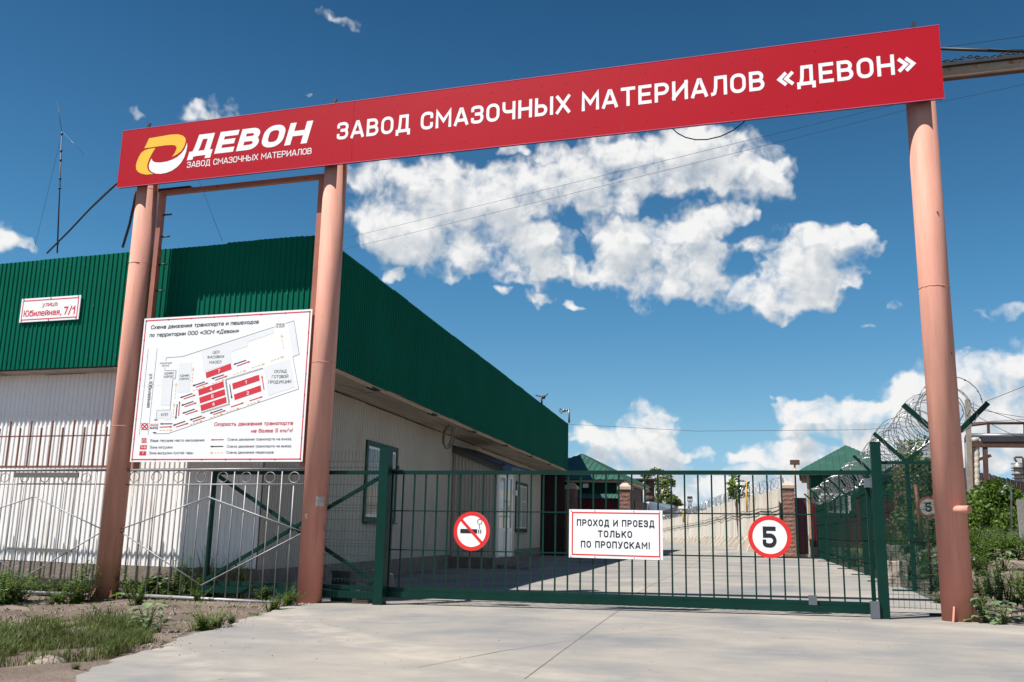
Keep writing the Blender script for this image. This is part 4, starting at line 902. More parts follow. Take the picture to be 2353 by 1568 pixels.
def mtext(mb, s, x0, y0, x1, y1, hpx, t=.13, shear=0, gap=.12):
    a, b = mz(x0, y0), mz(x1, y1); h = (mz(x0, y0 - hpx) - a).length; text(mb, s, a, (1, 0, (b.z - a.z) / (b.x - a.x) * 0 ), (0, 0, 1), h, fit=(b - a).length, t=t, gap=gap, shear=shear, lift=.0006)
mb = MB()
mtext(mb, 'Схема движения транспорта и пешеходов', 230, 264, 1197, 205, 36, .14, .12); mtext(mb, 'по территории ООО «ЗСМ «Девон»', 218, 334, 1020, 286, 36, .14, .12)
for s_, x0, y0, x1, h in (('ЦЕХ', 786,482,847,25),('ФАСОВКИ',737,527,886,25),('МАСЕЛ',755,573,862,25),('СКЛАД',1337,657,1448,28),('ГОТОВОЙ',1315,705,1462,28),('ПРОДУКЦИИ',1285,752,1488,28),('КПП',323,1042,383,24),('АДМИН.',352,670,438,20),('КОРПУС',349,700,435,20),('АДМИН.',491,690,578,20),('КОРПУС',489,720,576,20),('ВЫЕЗД',222,1157,296,19)):
    mtext(mb, s_, x0, y0, x1, y0 - (x1 - x0) * .03, h, .14)
mb.build('black_lettering', BLACK, mp, kind='stuff')
mb = MB()
for s_, x0, y0, x1, h in (('ПОЖАРНЫЙ',312,576,418,14),('ВЫХОД',332,597,394,14),('ПРОЕЗД',1352,230,1430,17),('НА БАЗУ',1350,250,1430,17),('Ваше текущее место нахождения',228,1272,710,24),('Зона погрузки',222,1332,425,24),('Зона выгрузки пустой тары',216,1383,610,24),('Схема движения транспорта на въезд',918,1262,1490,24),('Схема движения транспорта на выезд',912,1324,1490,24),('Схема движения пешеходов',908,1378,1332,24)):
    mtext(mb, s_, x0, y0, x1, y0 - (x1 - x0) * .02, h, .12)
a, b = mz(222, 662), mz(195, 965); text(mb, 'ул. Юбилейная', a, b - a, (.99, 0, .05), .085, fit=(b - a).length, t=.12, lift=.0006)
mb.build('grey_lettering', mat('print_dark_grey', (.09, .09, .10), .5), mp, kind='stuff')
mb = MB(); mtext(mb, 'Скорость движения транспорта', 797, 1130, 1502, 1115, 34, .15, .12); mtext(mb, 'не более 5 км/ч!', 1128, 1190, 1497, 1182, 34, .15, .12); mtext(mb, 'ВЪЕЗД', 228, 1130, 297, 1128, 19, .14); mb.build('red_lettering', PRED, mp, kind='stuff')
mb = MB()
for s_, x, y, h in (('7',831,652,30),('4',761,812,30),('5',772,880,30),('6',783,948,30),('1',1076,752,30),('2',1090,850,30),('7',153,1384,20)):
    a = mz(x, y); hh = (mz(x, y - h) - a).length; text(mb, s_, a, (1, 0, 0), (0, 0, 1), hh, t=.17, lift=.001)
a = mz(143, 1331); text(mb, '1-6', a, (1, 0, 0), (0, 0, 1), .045, fit=.11, t=.17, lift=.001); mb.build('white_lettering', WHITE, mp)

# street address plate on the parapet
AY = 15.25; t = thing('address_plate', (-15.15, AY, 5.44), 'white street plate with red border on the green parapet', 'sign')
mb = MB(); mb.box((-15.93, AY, 5.44), (-14.37, AY + .02, 5.96)); mb.build('panel', WHITE, t)
mb = MB(); frame_rect(mb, -15.89, -14.41, 5.48, 5.92, .022, AY - .002); mb.build('red_border', PRED, t)
mb = MB(); text(mb, 'улица', (-15.36, AY, 5.76), (1, 0, 0), (0, 0, 1), .105, fit=.40, t=.12, lift=.002); mb.build('red_lettering', PRED, t); mb = MB(); text(mb, 'Юбилейная,', (-15.83, AY, 5.56), (1, 0, 0), (0, 0, 1), .14, fit=1.0, t=.16, lift=.002); mb.build('red_lettering', PRED, t); mb = MB(); text(mb, '7/1', (-14.77, AY, 5.555), (1, 0, 0), (0, 0, 1), .175, fit=.30, t=.2, lift=.002); mb.build('red_lettering', PRED, t)
mb = MB()
for x in (-15.87, -15.15, -14.43):
    for z in (5.465, 5.94): mb.tube((x, AY - .01, z), (x, AY, z), .012, 6)
mb.build('screw', STEEL, t, kind='stuff')

# ================================================================== GATE
for x, lb, w in ((-6.93, 'green square gate post between the mesh infill and the sliding gate', .17), (1.02, 'green square gate post at the closing end of the sliding gate', .14)):
    zb = gz(x, 14.75); t = thing('gate_post', (x, 14.75, zb), lb, 'post', 'green gate posts')
    mb = MB(); mb.box((x - w/2, 14.66, zb - .1), (x + w/2, 14.84, 2.68)); mb.build('post', GATE, t)
    mb = MB(); mb.box((x - w/2 - .004, 14.656, 2.68), (x + w/2 + .004, 14.844, 2.69)); mb.build('cap', GATE, t)
    if x > 0:
        mb = MB(); q = at(1996, 1308, 14.85); mb.box((x - .17, 14.80, 2.03), (x - w/2, 14.96, 2.16)); mb.build('upper_catch', GALV, t)
        mb = MB(); mb.box((x - .19, 14.62, .17), (x - w/2, 14.80, .40)); mb.build('lower_catch', GALV, t)
    else:
        mb = MB(); mb.box((x + w/2, 14.84, 2.27), (x + w/2 + .1, 15.1, 2.30)); mb.tube((x + w/2 + .06, 14.93, 2.30), (x + w/2 + .06, 14.93, 2.36), .03, 8); mb.build('guide_roller', STEEL, t)
gt = thing('sliding_gate', (-3, 14.95, .2), 'dark green cantilever sliding gate of thin bars closing the drive', 'gate')
GY = 14.95
mb = MB(); mb.bar((-6.9, GY, 2.245), (.95, GY, 2.255), .06, .065); mb.build('top_rail', GATE, gt)
def zlow(x): return .31 + (x + 6.6) * .0085
mb = MB(); mb.bar((-6.9, GY, zlow(-6.9) - .035), (.95, GY, zlow(.95) - .035), .06, .065); mb.build('lower_rail', GATE, gt)
mb = MB(); mb.bar((-6.9, GY - .01, zlow(-6.9) - .118), (.93, GY - .01, zlow(.93) - .118), .1, .10); mb.build('track_beam', GATE, gt)
mb = MB(); mb.bar((.90, GY, zlow(.9)), (.90, GY, 2.22), .06, .06, (0, 1, 0)); mb.build('end_stile', GATE, gt)
mb = MB(); mb.bar((-6.88, GY, zlow(-6.9)), (-6.88, GY, 2.21), .05, .05, (0, 1, 0)); mb.build('stile', GATE, gt)
for k in range(36):
    x = lerp(-6.67, .71, k / 35); mb = MB(); mb.bar((x, GY, zlow(x) - .003), (x, GY, 2.215), .024, .024, (0, 1, 0)); mb.build('gate_bar', GATE, gt)
for z0, z1 in ((1.587, 1.628), (.93, .989)): mb = MB(); mb.bar((-6.85, GY - .017, z0), (.87, GY - .017, z1), .018, .02); mb.build('cross_rod', GATE, gt)
# counterbalance tail behind the silver fence
mb = MB(); mb.bar((-10.55, GY, 2.235), (-7.02, GY, 2.245), .06, .065); mb.build('tail_rail', GATE, gt)
mb = MB(); mb.bar((-10.52, GY, .28), (-10.52, GY, 2.205), .09, .06, (0, 1, 0)); mb.build('tail_stile', GATE, gt)
mb = MB(); mb.bar((-10.5, GY, .25), (-7.02, GY, .275), .06, .07); mb.build('tail_lower_rail', GATE, gt)
mb = MB(); mb.bar((-10.6, GY - .01, .14), (-7.02, GY - .01, .16), .1, .12); mb.build('tail_beam', GATE, gt)
mb = MB(); mb.bar((-10.46, GY + .012, 2.19), (-7.04, GY + .012, .32), .05, .06); mb.build('brace', GATE, gt)
mb = MB(); mb.bar((-10.46, GY - .05, .32), (-7.04, GY - .05, 2.19), .05, .06); mb.build('brace', GATE, gt)
mb = MB(); q = at(1866, 1376, GY - .04); mb.box((q.x - .05, GY - .06, q.z - .09), (q.x + .07, GY - .032, q.z + .05)); mb.build('lock_plate', GALV, gt)
RT2 = mat('rust_base', (.11, .07, .05), .8, .2, var=.4)
mb = MB(); mb.box((-10.6, 14.88, -.05), (-7.1, 15.08, -.02)); mb.box((-8.8, 14.86, -.02), (-8.45, 15.08, .07)); mb.box((-7.5, 14.86, -.02), (-7.2, 15.08, .07)); single(mb, 'roller_base', RT2, 'rusty steel base plate under the gate tail behind the silver fence', 'base plate')

# signs wired to the gate
SY = GY - .055
def disc(cx, cz, r, Y, th, n=48): return [(cx + r*math.cos(2*math.pi*k/n), Y, cz + r*math.sin(2*math.pi*k/n)) for k in range(n)]
def annulus(mb, cx, cz, r0, r1, Y, n=48):
    for k in range(n):
        a, b = 2*math.pi*k/n, 2*math.pi*(k+1)/n
        mb.add([(cx+r0*math.cos(a), Y, cz+r0*math.sin(a)), (cx+r1*math.cos(a), Y, cz+r1*math.sin(a)), (cx+r1*math.cos(b), Y, cz+r1*math.sin(b)), (cx+r0*math.cos(b), Y, cz+r0*math.sin(b))], [(0,1,2,3)])
def round_sign(px, py, Y, r, label, name='round_sign'):
    p = at(px, py, Y); t = thing(name, (p.x, Y, p.z - r), label, 'sign')
    mb = MB(); mb.prism(disc(p.x, p.z, r, Y, .01), (0, .008, 0)); mb.build('disc', WHITE, t)
    mb = MB(); annulus(mb, p.x, p.z, r * .80, r, Y - .002); mb.build('red_ring', SRED, t)
    return t, p
t, p = round_sign(1083.5, 1221, SY, .322, 'round no smoking sign hung on the gate bars')
cx, cz = p.x, p.z; k = .322
mb = MB(); mb.prism([(cx - .20, SY - .003, cz - .035), (cx + .10, SY - .003, cz - .035), (cx + .10, SY - .003, cz + .035), (cx - .20, SY - .003, cz + .035)], (0, .001, 0))
for x in (.12, .155): mb.prism([(cx + x, SY - .003, cz - .035), (cx + x + .016, SY - .003, cz - .035), (cx + x + .016, SY - .003, cz + .03), (cx + x, SY - .003, cz + .03)], (0, .001, 0))
smk = [(.135,.045),(.15,.075),(.125,.09),(.14,.12),(.17,.125),(.185,.16),(.165,.20),(.13,.205),(.10,.175),(.10,.14),(.125,.12)]
P2 = fillet([(a, b, .02) for a, b in smk], False); mb2 = MB(); stroke(mb, P2, False, .009, lambda q, lf: Vector((cx + q.x, SY - lf, cz + q.y)), .003)
mb.build('cigarette', BLACK, t)
mb = MB(); r = k * .82; d = Vector((-.707, 0, .707)); n = Vector((.707, 0, .707)) * .024; c = Vector((cx, SY - .005, cz)); mb.prism([c + d*r - n, c - d*r - n, c - d*r + n, c + d*r + n], (0, .001, 0)); mb.build('red_bar', SRED, t)
t, p = round_sign(1768.5, 1234, SY, .318, 'round speed limit 5 sign hung on the gate bars')
mb = MB(); text(mb, '5', (p.x - .105, SY, p.z - .16), (1, 0, 0), (0, 0, 1), .315, fit=.205, t=.205, lift=.003); mb.build('numeral', BLACK, t)
sx0, sx1, sz0, sz1 = at(1308, 1172, SY).x, at(1522, 1173, SY).x, at(1306, 1281, SY).z, at(1415, 1172, SY).z
t = thing('entry_sign', ((sx0+sx1)/2, SY, sz0), 'white rectangular pass only entry sign with red border on the gate', 'sign')
mb = MB(); mb.box((sx0, SY, sz0), (sx1, SY + .008, sz1)); mb.build('panel', WHITE, t)
mb = MB(); frame_rect(mb, sx0 + .045, sx1 - .04, sz0 + .04, sz1 - .04, .02, SY - .002); mb.build('red_border', SRED, t)
mb = MB(); W = sx1 - sx0
for s_, a, b, z in (('ПРОХОД И ПРОЕЗД', .085, .915, .655), ('ТОЛЬКО', .315, .68, .43), ('ПО ПРОПУСКАМ!', .13, .865, .21)): words(t, 'lettering', BLACK, s_, (sx0 + a*W, SY, lerp(sz0, sz1, z)), (1, 0, 0), (0, 0, 1), .108, fit=(b-a)*W, t=.19, gap=.22, lift=.002)
mb = MB()
for fxr in (.02, .28, .7, .97):
    for z in (sz0 + .02, sz1 - .02): mb.tube((sx0 + fxr*W, SY - .008, z), (sx0 + fxr*W, SY, z), .008, 6)
mb.build('screw', GALV, t, kind='stuff')

# ------------------------------------------------------------------ welded mesh
def mesh_panel(mb, p, q, z0, z1, dx=.067, r=.0028, bends=(), zfn=None):
    p = Vector(p); q = Vector(q); L = (q - p).length; d = (q - p).normalized(); n = Vector((d.y, -d.x, 0)); H = z1 - z0
    zs = [0.0]; hz = [0.0]
    for b in bends: zs += [b - .05, b, b + .05]; hz += [b - .05, b + .05]
    zs.append(H); k = max(1, int(L / dx))
    for b in list(bends)[:-1]:
        pass
    for i in range(k + 1):
        b0 = p + d * (i * L / k); pts = []
        for z in zs:
            o = .02 if any(abs(z - b) < 1e-6 for b in bends) else 0
            pts.append(b0 + n * o + Vector((0, 0, z0 + z)))
        mb.path(pts, r, 3, cap=False)
    hs = [.02]; z = .2
    while z < H: hs.append(z); z += .2
    for h in sorted(set([round(v, 3) for v in hs + hz if 0 < v < H])): mb.path([p + Vector((0, 0, z0 + h)), q + Vector((0, 0, z0 + h))], r * 1.2, 3, cap=False)
t = thing('mesh_infill', (-7.5, 14.75, 0), 'green wire mesh panel between the middle pink post and gate post', 'mesh panel', 'wire mesh infills beside the gate')
mb = MB(); mesh_panel(mb, (-8.06, 14.75, 0), (-7.03, 14.75, 0), .02, 2.62, bends=(.35, 1.0, 1.6, 2.35)); mb.build('wire_grid', WIRE, t, kind='stuff')
t = thing('mesh_infill', (1.4, 14.75, .3), 'green wire mesh panel between gate post and right pink post', 'mesh panel', 'wire mesh infills beside the gate')
mb = MB(); mesh_panel(mb, (1.08, 14.75, 0), (1.78, 14.75, 0), .31, 2.84, bends=(.4, 1.0, 1.55, 2.2)); mb.build('wire_grid', WIRE, t, kind='stuff')
mb = MB(); mb.bar((1.09, 14.76, 2.39), (1.8, 14.76, 2.39), .04, .045); mb.build('top_bar', GATE, t)
# mesh fence running into the yard
PY = [15.5, 20.65, 25.9, 31.0, 36.2, 41.3, 46.4, 51.5]
fz = lambda y: gz(fx(y), y) + .06
mf = thing('mesh_fence', (2.0, 20, .15), 'long green wire mesh fence with angled arms along the right of the yard', 'fence')
for i, y in enumerate(PY):
    x = fx(y); z0 = gz(x, y); top = z0 + 2.62 + .05 * i / 3
    mb = MB(); mb.box((x - .045, y - .045, z0 - .1), (x + .045, y + .045, top)); mb.build('fence_post', GATE, mf)
    for s in (-1, 1): mb = MB(); mb.bar((x + s * .01, y, top - .03), (x + s * .60, y, top + .56), .075, .075); mb.build('arm', GATE, mf)
    mb = MB(); mb.bar((x - .42, y, z0 + .03), (x + .05, y, z0 + .03), .04, .04); mb.build('foot_bracket', GATE, mf)
for i in range(len(PY) - 1):
    a, b = PY[i], PY[i+1]; mb = MB()
    mesh_panel(mb, (fx(a) - .055, a, 0), (fx(b) - .055, b, 0), (fz(a) + fz(b)) / 2, (fz(a) + fz(b)) / 2 + 2.62, bends=(.3, .95, 1.6, 2.3), dx=.072 if i < 3 else .11, r=.0029 + .0004 * i); mb.build('wire_grid', WIRE, mf, kind='stuff')
# razor coil resting in the arms
mb = MB(); P = []; nl = 84; seg = 22; R0 = .43
for k in range(nl * seg):
    s = k / (nl * seg); y = lerp(15.0, 51.8, s); a = 2 * math.pi * k / seg; w = .06 * math.sin(k * .013) ; ii = k // seg
    rr = R0 * (1 + .1 * math.sin(ii * 2.4) ) * (1 - .22 * (ii % 2)); P.append((fx(y) + rr * math.cos(a) + w, y + .10 * math.sin(ii * 1.7), fz(y) + 2.62 + .44 + rr * math.sin(a)))
mb.path(P, .0075, 3, cap=False)
for k in range(0, len(P) - 1, 1):
    p = Vector(P[k]); q = Vector(P[k+1]); m_ = (p + q) / 2; d = (q - p).normalized(); r = Vector((random.uniform(-1, 1), random.uniform(-1, 1), random.uniform(-1, 1))); u = d.cross(r).normalized() * .016
    mb.add([m_ - d * .025, m_ + u, m_ + d * .025, m_ - u], [(0, 1, 2), (0, 2, 3)])
single(mb, 'razor_wire', RAZOR, 'silver razor wire coil lying in the arms of the mesh fence', 'razor wire')
# second speed sign seen through the mesh
_w, _s = WHITE, SRED; WHITE = mat('faded_white', (.42, .41, .38), .6, var=.15); SRED = mat('faded_red', (.30, .05, .045), .6, var=.2)
t, p = round_sign(2134, 1165.5, 22.0, .225, 'faded speed limit 5 sign behind the mesh fence'); WHITE, SRED = _w, _s
mb = MB(); text(mb, '5', (p.x - .07, 22.0, p.z - .10), (1, 0, 0), (0, 0, 1), .20, fit=.13, t=.2, lift=.003); mb.build('numeral', BLACK, t)
mb = MB(); mb.tube((p.x - .05, 22.03, gz(p.x, 22)), (p.x - .05, 22.03, p.z + .2), .025, 8); mb.build('pole', RUST, t)

# ================================================================== SILVER FENCE PANELS WITH RINGS
def silver_panel(x0, x1, rings, bars, ring_r, ztop, zr, zb, dia, lb, ends=None):
    t = thing('fence_panel', ((x0+x1)/2, 14.75, zb), lb, 'fence panel', 'silver painted fence panels with rings and diamonds')
    Y = 14.75
    mb = MB(); mb.tube((x0, Y, ztop), (x1, Y, ztop + .03), .028, 10); mb.build('top_rail', SILVER, t)
    mb = MB(); mb.tube((x0, Y, zr), (x1, Y, zr + .03), .013, 8); mb.build('ring_rail', SILVER, t)
    mb = MB(); mb.tube((x0, Y, zb), (x1, Y, zb - .01), .034, 10); mb.build('bottom_rail', SILVER, t)
    for x in rings:
        mb = MB(); c = (ztop + zr) / 2 + .012; mb.path([(x + ring_r*math.cos(k*.2618), Y, c + ring_r*.9*math.sin(k*.2618)) for k in range(24)], .009, 5, closed=True); mb.build('ring', SILVER, t)
    for x, full in bars: mb = MB(); mb.tube((x, Y, zb), (x, Y, ztop if full else zr), .0125, 7); mb.build('bar', SILVER, t)
    (lx, lz), (tx, tz), (rx, rz), (bx, bz) = dia
    for a, b in (((lx, lz), (tx, tz)), ((tx, tz), (rx, rz)), ((rx, rz - .03), (bx, bz)), ((bx, bz), (lx, lz - .03))): mb = MB(); mb.tube((a[0], Y - .024, a[1]), (b[0], Y - .024, b[1]), .012, 7); mb.build('diamond_bar', SILVER, t)
    return t
def fxp(x, y=1100): return at(x, y, 14.75).x
ringB = [fxp(.3418 * v) for v in (903, 1050, 1200, 1350, 1498, 1655, 1815, 1978)]
barsB = []
for i, x in enumerate(ringB):
    barsB.append((x - .0, False))
    if i < 7: barsB.append(((x + ringB[i+1]) / 2, True))
silver_panel(-12.32, -8.46, ringB, barsB, .105, 2.27, 1.995, -.02, ((-12.33, 1.16), (-10.45, 1.78), (-8.47, 1.20), (-10.45, .21)), 'silver ringed fence panel below the site map between pink posts')
ringA = [fxp(.3418 * v) for v in (33, 160, 293, 438, 578)]; stp = ringA[1] - ringA[0]; st = (ringA[-1] - ringA[0]) / 4
ringA = [ringA[0] + st * k for k in range(-14, 5)]; barsA = []
for x in ringA: barsA += [(x, False), (x + st / 2, True)]
xa = fxp(.3418 * 235, 1144); za = at(.3418 * 235, 1091.5 + .3418 * 147, 14.75).z; zb_ = at(.3418 * 190, 1091.5 + .3418 * 700, 14.75).z
silver_panel(-20.5, -12.72, ringA, barsA, .10, 2.245, 1.975, -.05, ((xa - 1.9, 1.22), (xa, za), (-12.72, 1.15), (xa - .05, zb_)), 'silver ringed fence panel left of the left pink post')
# pink spiked extension standing on the left panel
t = thing('spiked_rail', (-15, 14.77, 2.3), 'rusty pink spiked rail above the silver fence left of the pink post', 'fence rail')
mb = MB(); mb.bar((-20.5, 14.79, 2.33), (-12.73, 14.79, 2.34), .04, .045); mb.build('lower_rail', RUSTP, t)
mb = MB(); mb.bar((-20.5, 14.79, 2.945), (-12.73, 14.79, 2.945), .03, .025); mb.build('upper_rail', RUSTP, t)
x = -13.23; i = 0; ph = (fxp(216, 966) - fxp(19.5, 970)) / 4
xs_ = [fxp(.3418 * v, 1000) for v in (57, 122, 192, 263, 333, 405, 481, 555, 632, 708)]; sp_ = (xs_[-1] - xs_[0]) / 9
for k in range(-18, 10):
    x = xs_[0] + sp_ * k; tall = k % 2 == 0; mb = MB(); mb.bar((x, 14.775, 2.36), (x, 14.775, 3.25 if tall else 3.11), .022, .03, (0, 1, 0)); mb.build('spike', RUSTP, t)
for x0, x1, y0, y1, lb in ((33, 180, 1086, 1098, 'upper weathered board tied across the silver fence rings'), (17, 164, 1258, 1269.5, 'lower weathered board tied across the silver fence bars')):
    a, b = at(x0, y0, 14.69), at(x1, y1, 14.69); mb = MB(); mb.box((a.x, 14.68, b.z), (b.x, 14.705, a.z)); single(mb, 'wooden_board', GWOOD, lb, 'board', 'grey boards on the silver fence')

# things behind the left mesh infill
p = at(795, 1335, 15.35); mb = MB(); mb.box((p.x - .2, 15.2, -.05), (p.x + .16, 15.45, .50)); mb.box((p.x - .22, 15.18, .50), (p.x + .18, 15.47, .53)); single(mb, 'gate_motor', mat('motor_case', (.015, .015, .017), .4), 'black gate motor box behind the mesh infill', 'motor')
mb = MB(); mb.box((p.x + .2, 15.15, .16), (p.x + .34, 15.25, .28)); mb.box((p.x + .25, 15.15, -.05), (p.x + .29, 15.2, .16)); single(mb, 'socket_box', PVC, 'small pale socket box beside the black gate motor', 'box')
mb = MB(); q = at(925, 1330, 16.6); mb.prism([(-7.95, 16.3, -.05), (-7.45, 16.3, -.05), (-7.55, 16.3, .42), (-7.95, 16.3, .50)], (-.1, .55, 0)); single(mb, 'kerb_block', FOUND, 'rough dark concrete block just behind the left gate post', 'block')

# ================================================================== YARD: PILLARS, GATEHOUSES
def z_at(px, py, Y): return at(px, py, Y).z
def pillar(px, Y, lb, proto=[None]):
    x = at(px, 1150, Y).x; zb = gz(x, Y) - .12
    if proto[0] is None or 1:
        t = thing('brick_pillar', (x, Y, zb), lb, 'pillar', 'split block pillars of the inner gate')
        w = .30; h = .215
        if proto[0] is None:
            mb = MB(); r = random.Random(3); vs = []; n = 5
            grid = []
            for (sx, sy) in ((1, 0), (0, 1), (-1, 0), (0, -1)):        # rough split faces
                for i in range(n + 1):
                    for j in range(3):
                        u = -1 + 2 * i / n; e = .0 if i in (0, n) or j in (0, 2) else r.uniform(.006, .03)
                        X, Yy = (w + e, u * w) if sx == 1 else (-u * w, w + e) if sy == 1 else (-w - e, -u * w) if sx == -1 else (u * w, -w - e)
                        vs.append((x + X, Y + Yy, zb + .006 + (h - .012) * j / 2))
            fs = []
            for s_ in range(4):
                o = s_ * (n+1) * 3
                for i in range(n):
                    for j in range(2): fs.append((o + i*3 + j, o + (i+1)*3 + j, o + (i+1)*3 + j + 1, o + i*3 + j + 1))
            mb.add(vs, fs); mb.box((x - w + .012, Y - w + .012, zb - .001), (x + w - .012, Y + w - .012, zb + h + .001))
            b0 = mb.build('block', BRICK, t); proto[0] = b0.data
        else:
            b0 = bpy.data.objects.new('block', proto[0]); col.objects.link(b0); b0.parent = t
        for k in range(1, 17):
            b = bpy.data.objects.new('block', proto[0]); col.objects.link(b); b.parent = t; b.location = (0, 0, k * h); b.rotation_euler = (0, 0, (k % 4) * math.pi / 2)
        zt = zb + 17 * h; mb = MB(); mb.box((x - .37, Y - .37, zt), (x + .37, Y + .37, zt + .16))
        c = [(x-.34, Y-.34, zt+.16), (x+.34, Y-.34, zt+.16), (x+.34, Y+.34, zt+.16), (x-.34, Y+.34, zt+.16), (x-.12, Y-.12, zt+.36), (x+.12, Y-.12, zt+.36), (x+.12, Y+.12, zt+.36), (x-.12, Y+.12, zt+.36)]
        mb.add(c, [(0,1,5,4),(1,2,6,5),(2,3,7,6),(3,0,4,7),(4,5,6,7)]); mb.build('cap', CAPM, t)
    return t, x
pillar(1313, 50.5, 'shaded block pillar beside the far end of the long building')
pillar(1437, 50.5, 'sunlit block pillar above the left part of the entry sign'); pillar(1812, 50.5, 'block pillar behind the speed 5 sign on the gate'); pillar(2072, 50.5, 'block pillar seen through the mesh fence')
def ribwall(name, p, q, z0, z1, m, par, pitch=.25, depth=.03, label=None):
    p = Vector(p); q = Vector(q); L = (q-p).length; d = (q-p).normalized(); n = Vector((d.y, -d.x, 0)); k = max(1, int(L/pitch)); P = L/k; prof = []
    for i in range(k): x = i*P; prof += [(x, 0), (x + P*.6, 0), (x + P*.68, depth), (x + P*.92, depth)]
    prof.append((L, 0)); vs = []
    for x, o in prof: b = p + d*x + n*o; vs += [(b.x, b.y, z0), (b.x, b.y, z1)]
    mb = MB(); mb.add(vs, [(2*a, 2*a+2, 2*a+3, 2*a+1) for a in range(len(prof)-1)]); return mb.build(name, m, par, label=label)
def roof_face(par, pts, m, name='roof_sheet', pitch=.35, hgt=.035):
    # pts: eave left, eave right, ridge right, ridge left (ridge points may coincide); standing ribs run up the slope
    a, b, c, d = [Vector(p) for p in pts]; mb = MB(); nrm = (b-a).cross(d-a if (d-a).length > .01 else c-a).normalized()
    nrm = nrm if nrm.z > 0 else -nrm
    mb.prism([a, b, c, d] if (c-d).length > .01 else [a, b, c], -nrm * .04); L = (b-a).length; u = (b-a)/L; k = int(L/pitch)
    up = (nrm.cross(u)).normalized(); up = up if up.z > 0 else -up
    for i in range(1, k):
        s = i*pitch; p0 = a + u*s; H = 1e9
        for (e0, e1) in ((a, d), (d, c), (c, b)):
            ev = e1 - e0
            if ev.length < .01: continue
            # intersect p0 + up*t with the edge, in the roof plane
            A = Vector((up.dot(u), up.dot(up))); x0 = (e0-p0).dot(u); y0 = (e0-p0).dot(up); dx = ev.dot(u); dy = ev.dot(up)
            if abs(dx) < 1e-6: continue
            tt = -x0/dx
            if -1e-4 <= tt <= 1.0001: H = min(H, y0 + dy*tt) if y0 + dy*tt > .02 else H
        if H < 1e8: mb.bar(p0 + nrm*.015, p0 + up*H + nrm*.015, .05, hgt, tuple(nrm))
    return mb.build(name, m, par)
def hip_house(x0, x1, y0, y1, ze, zr, yr0, yr1, wall_in, lb, name='gatehouse'):
    xm = (x0+x1)/2; t = thing(name, (xm, y0, 0), lb, 'gatehouse')
    rf = MB(); rf.box((x0+.1, y0+.1, ze-.16), (x1-.1, y1-.1, ze-.04)); roof = rf.build('roof', SOFF, t)
    A, B, C, D = (x0, y0, ze), (x1, y0, ze), (x1, y1, ze), (x0, y1, ze); R0, R1 = (xm, yr0, zr), (xm, yr1, zr)
    roof_face(roof, [A, B, R0, R0], RGREEN); roof_face(roof, [B, C, R1, R0], RGREEN); roof_face(roof, [C, D, R1, R1], RGREEN); roof_face(roof, [D, A, R0, R1], RGREEN)
    w = wall_in; zt = ze - .16
    mb = MB(); mb.box((x0+w+.03, y0+w+.03, -.2), (x1-w-.03, y1-w-.03, zt)); mb.build('wall_core', MAROON, t)
    ribwall('wall', (x0+w, y0+w, 0), (x1-w, y0+w, 0), .75, zt, MAROON, t); ribwall('wall', (x1-w, y0+w, 0), (x1-w, y1-w, 0), .75, zt, MAROON, t); ribwall('wall', (x0+w, y1-w, 0), (x0+w, y0+w, 0), .75, zt, MAROON, t)
    mb = MB(); mb.box((x0+w-.05, y0+w-.06, -.4), (x1-w+.05, y1-w+.05, .75)); mb.build('stone_plinth', BLOCK, t)
    mb = MB(); mb.box((x0+w-.02, y0+w-.04, 3.35), (x1-w+.02, y0+w-.01, zt)); mb.build('eave_band', TRIM, t)
    for x in (x0+w, x1-w): mb = MB(); mb.box((x-.06, y0+w-.05, .75), (x+.06, y0+w+.02, zt)); mb.build('corner_post', TANB, t)
    return t
hr = hip_house(-.28, 4.95, 51.6, 60.5, 4.68, 6.42, 56, 57.2, .45, 'maroon gatehouse with green hip roof behind the mesh fence')
hl = hip_house(-16.6, -9.55, 51.6, 60.5, 4.2, 6.0, 56, 57, .55, 'shaded maroon gatehouse with green hip roof past the long building')
p, q = at(1881, 1134, 52.0), at(1956, 1180, 52.0)
wn = MB(); Yw = 52.0 - .02
for (a, b, c, e) in ((p.x, q.x, q.z, q.z + .12), (p.x, q.x, p.z - .12, p.z), (p.x, p.x + .1, q.z, p.z), (q.x - .1, q.x, q.z, p.z)): wn.box((a, Yw - .04, c), (b, Yw, e))
win = wn.build('window', PVC, hr)
mb = MB(); mb.box((p.x+.1, Yw-.012, q.z+.12), (q.x-.1, Yw-.002, p.z-.12)); mb.build('pane', GLASSL, win)
for r in (.36, .68): x = lerp(p.x, q.x, r); mb = MB(); mb.box((x-.05, Yw-.05, q.z+.12), (x+.05, Yw-.013, p.z-.12)); mb.build('mullion', TRIM, win)
for a, b in ((p.x - .14, p.x - .005), (q.x + .005, q.x + .14)): mb = MB(); mb.box((a, Yw-.03, q.z-.1), (b, Yw+.01, p.z+.1)); mb.build('trim', TRIM, win)
